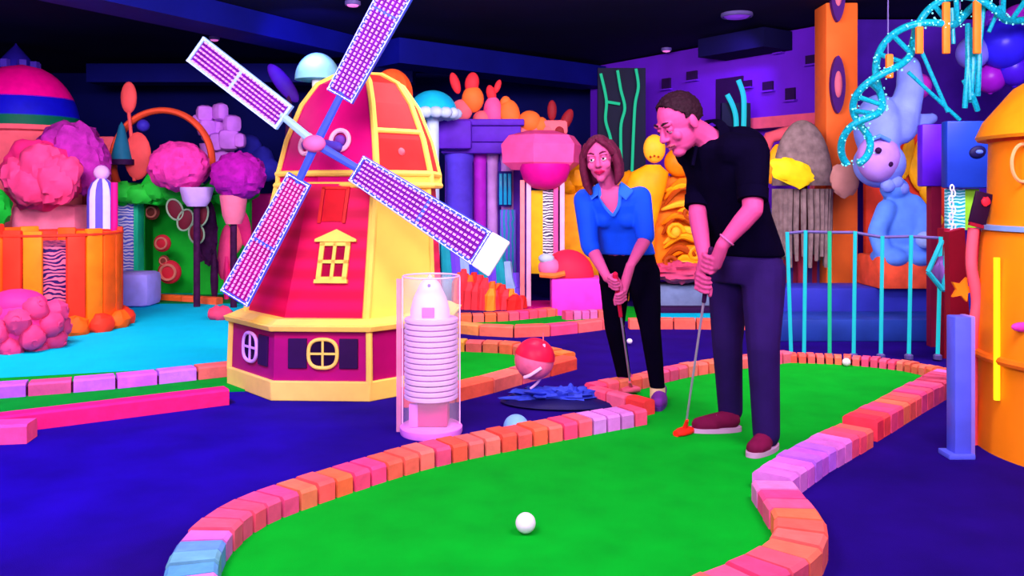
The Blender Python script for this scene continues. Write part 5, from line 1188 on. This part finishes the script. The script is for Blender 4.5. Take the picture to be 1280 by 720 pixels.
mb.chain([hdw.p(0, -.1, .03), hdw.p(0, -.105, -.08), hdw.p(0, -.095, -.15)], [.05, .055, .03])
mb.chain([hdw.p(-.04, -.1, .03), hdw.p(-.05, -.1, -.1)], [.04, .04]); mb.chain([hdw.p(.04, -.1, .03), hdw.p(.05, -.1, -.1)], [.04, .04])
lk = smoothbody('hair_lengths', mb, HAIRW, wn, .007, 2)
for s in (-1, 1):
    pts = [hdw.p(s*.008, .052, .112), hdw.p(s*.034, .066, .092), hdw.p(s*.06, .05, .062), hdw.p(s*.076, .032, .022)]
    link('fringe', MB().tube(crom(pts, 5), [.006]+[.017]*14+[.008], 8), HAIRW, wn)
# blouse
mb = MB()
hw_ = P(784, 316, 5.16)
tl = [(hw_+V((0, 0, -.008)), .166, .112), (hw_.lerp(nbw, .16), .16, .108), (hw_.lerp(nbw, .34), .15, .102), (hw_.lerp(nbw, .58), .165, .122), (hw_.lerp(nbw, .78), .168, .112), (nbw+V((0, 0, -.045)), .15, .08), (nbw+V((0, 0, -.015)), .085, .058)]
mb.loft([(c, Lw*a, Fw*b) for c, a, b in tl], 28)
for s in (-1, 1): mb.ball(hw_.lerp(nbw, .58)+Lw*s*.065+Fw*.07, (.062, .055, .062), 18)
mb.chain([nbw-Lw*.09+V((0, 0, -.05)), s_r, e_r, e_r.lerp(w_r, .12)], [.065, .066, .053, .052]); mb.chain([nbw+Lw*.09+V((0, 0, -.05)), s_l, e_l.lerp(s_l, .06)], [.065, .066, .054])
bl = smoothbody('blouse', mb, BLOU, wn, .007, 5)
# V neck skin and lapels
vt = hw_.lerp(nbw, .62)+Fw*.128
vn = MB().loft([(nbw+Fw*.052+V((0, 0, .03)), Lw*.06, Fw*.014), (nbw+Fw*.084+V((0, 0, -.035)), Lw*.052, Fw*.012), (nbw.lerp(vt, .75)+Fw*.024, Lw*.024, Fw*.01), (vt+Fw*.008, Lw*.004, Fw*.006)], 16)
link('neckline', vn, SKINW, wn)
COLB = mat('collar_blue', (40, 110, 245), rough=.6)
for s in (-1, 1):
    pts = [nbw+Lw*s*.052+Fw*.0+V((0, 0, .045)), nbw+Lw*s*.062+Fw*.07+V((0, 0, .012)), nbw.lerp(vt, .55)+Lw*s*.042+Fw*.04, vt+Fw*.014]
    link('lapel', MB().tube(crom(pts, 5), [.009]+[.012]*8+[.011]*6+[.006], 8, flat=.6), COLB, bl)
    c = nbw+Lw*s*.115+Fw*.05+V((0, 0, -.005)); link('collar_wing', MB().prism([nbw+Lw*s*.06+Fw*.04+V((0, 0, .05)), nbw+Lw*s*.13+Fw*.05+V((0, 0, 0)), nbw+Lw*s*.10+Fw*.1+V((0, 0, -.045)), nbw+Lw*s*.06+Fw*.095+V((0, 0, -.015))], V((0, 0, .01))), COLB, bl, smooth=False)
# leggings
mb = MB()
mb.loft([(hw_+V((0, 0, .03)), Lw*.15, Fw*.1), (pelw+V((0, 0, -.02)), Lw*.172, Fw*.115), (pelw+V((0, 0, -.11)), Lw*.176, Fw*.115)], 26)
mb.chain(cr_(h_r, k_r, a_r), [.1, .08, .06, .052, .042]); mb.chain(cr_(h_l, k_l, a_l), [.1, .082, .06, .052, .042])
smoothbody('leggings', mb, LEGG, wn, .007, 4)
SHP = mat('violet_trainer', (112, 40, 150), rough=.7); SHS = mat('lilac_sole', (80, 40, 130), rough=.6); SHK = mat('pink_trainer', (206, 80, 140), rough=.7); 
shoe(wn, G(826, 499), G(822, 517), a_l, .95, SHP, SHS, wd=.043); shoe(wn, G(789, 487), G(768, 494), a_r, .95, SHK, SHS, wd=.043)
for a, m_ in ((a_l, mat('cream_sock', (225, 200, 150), rough=.9)), (a_r, mat('rose_sock', (225, 130, 160), rough=.9))): link('sock', MB().tube([a+V((0, 0, .0)), a+V((0, 0, -.06))], [.045, .044], 18), m_, wn)
putter('putter', 'putter with pale shaft and red grip held by the woman', wt, wh, (-.9, -.3, 0), 1, mat('grip_red', (215, 20, 70), rough=.7), mat('pink_head', (225, 90, 120), rough=.35), Lg=.3)
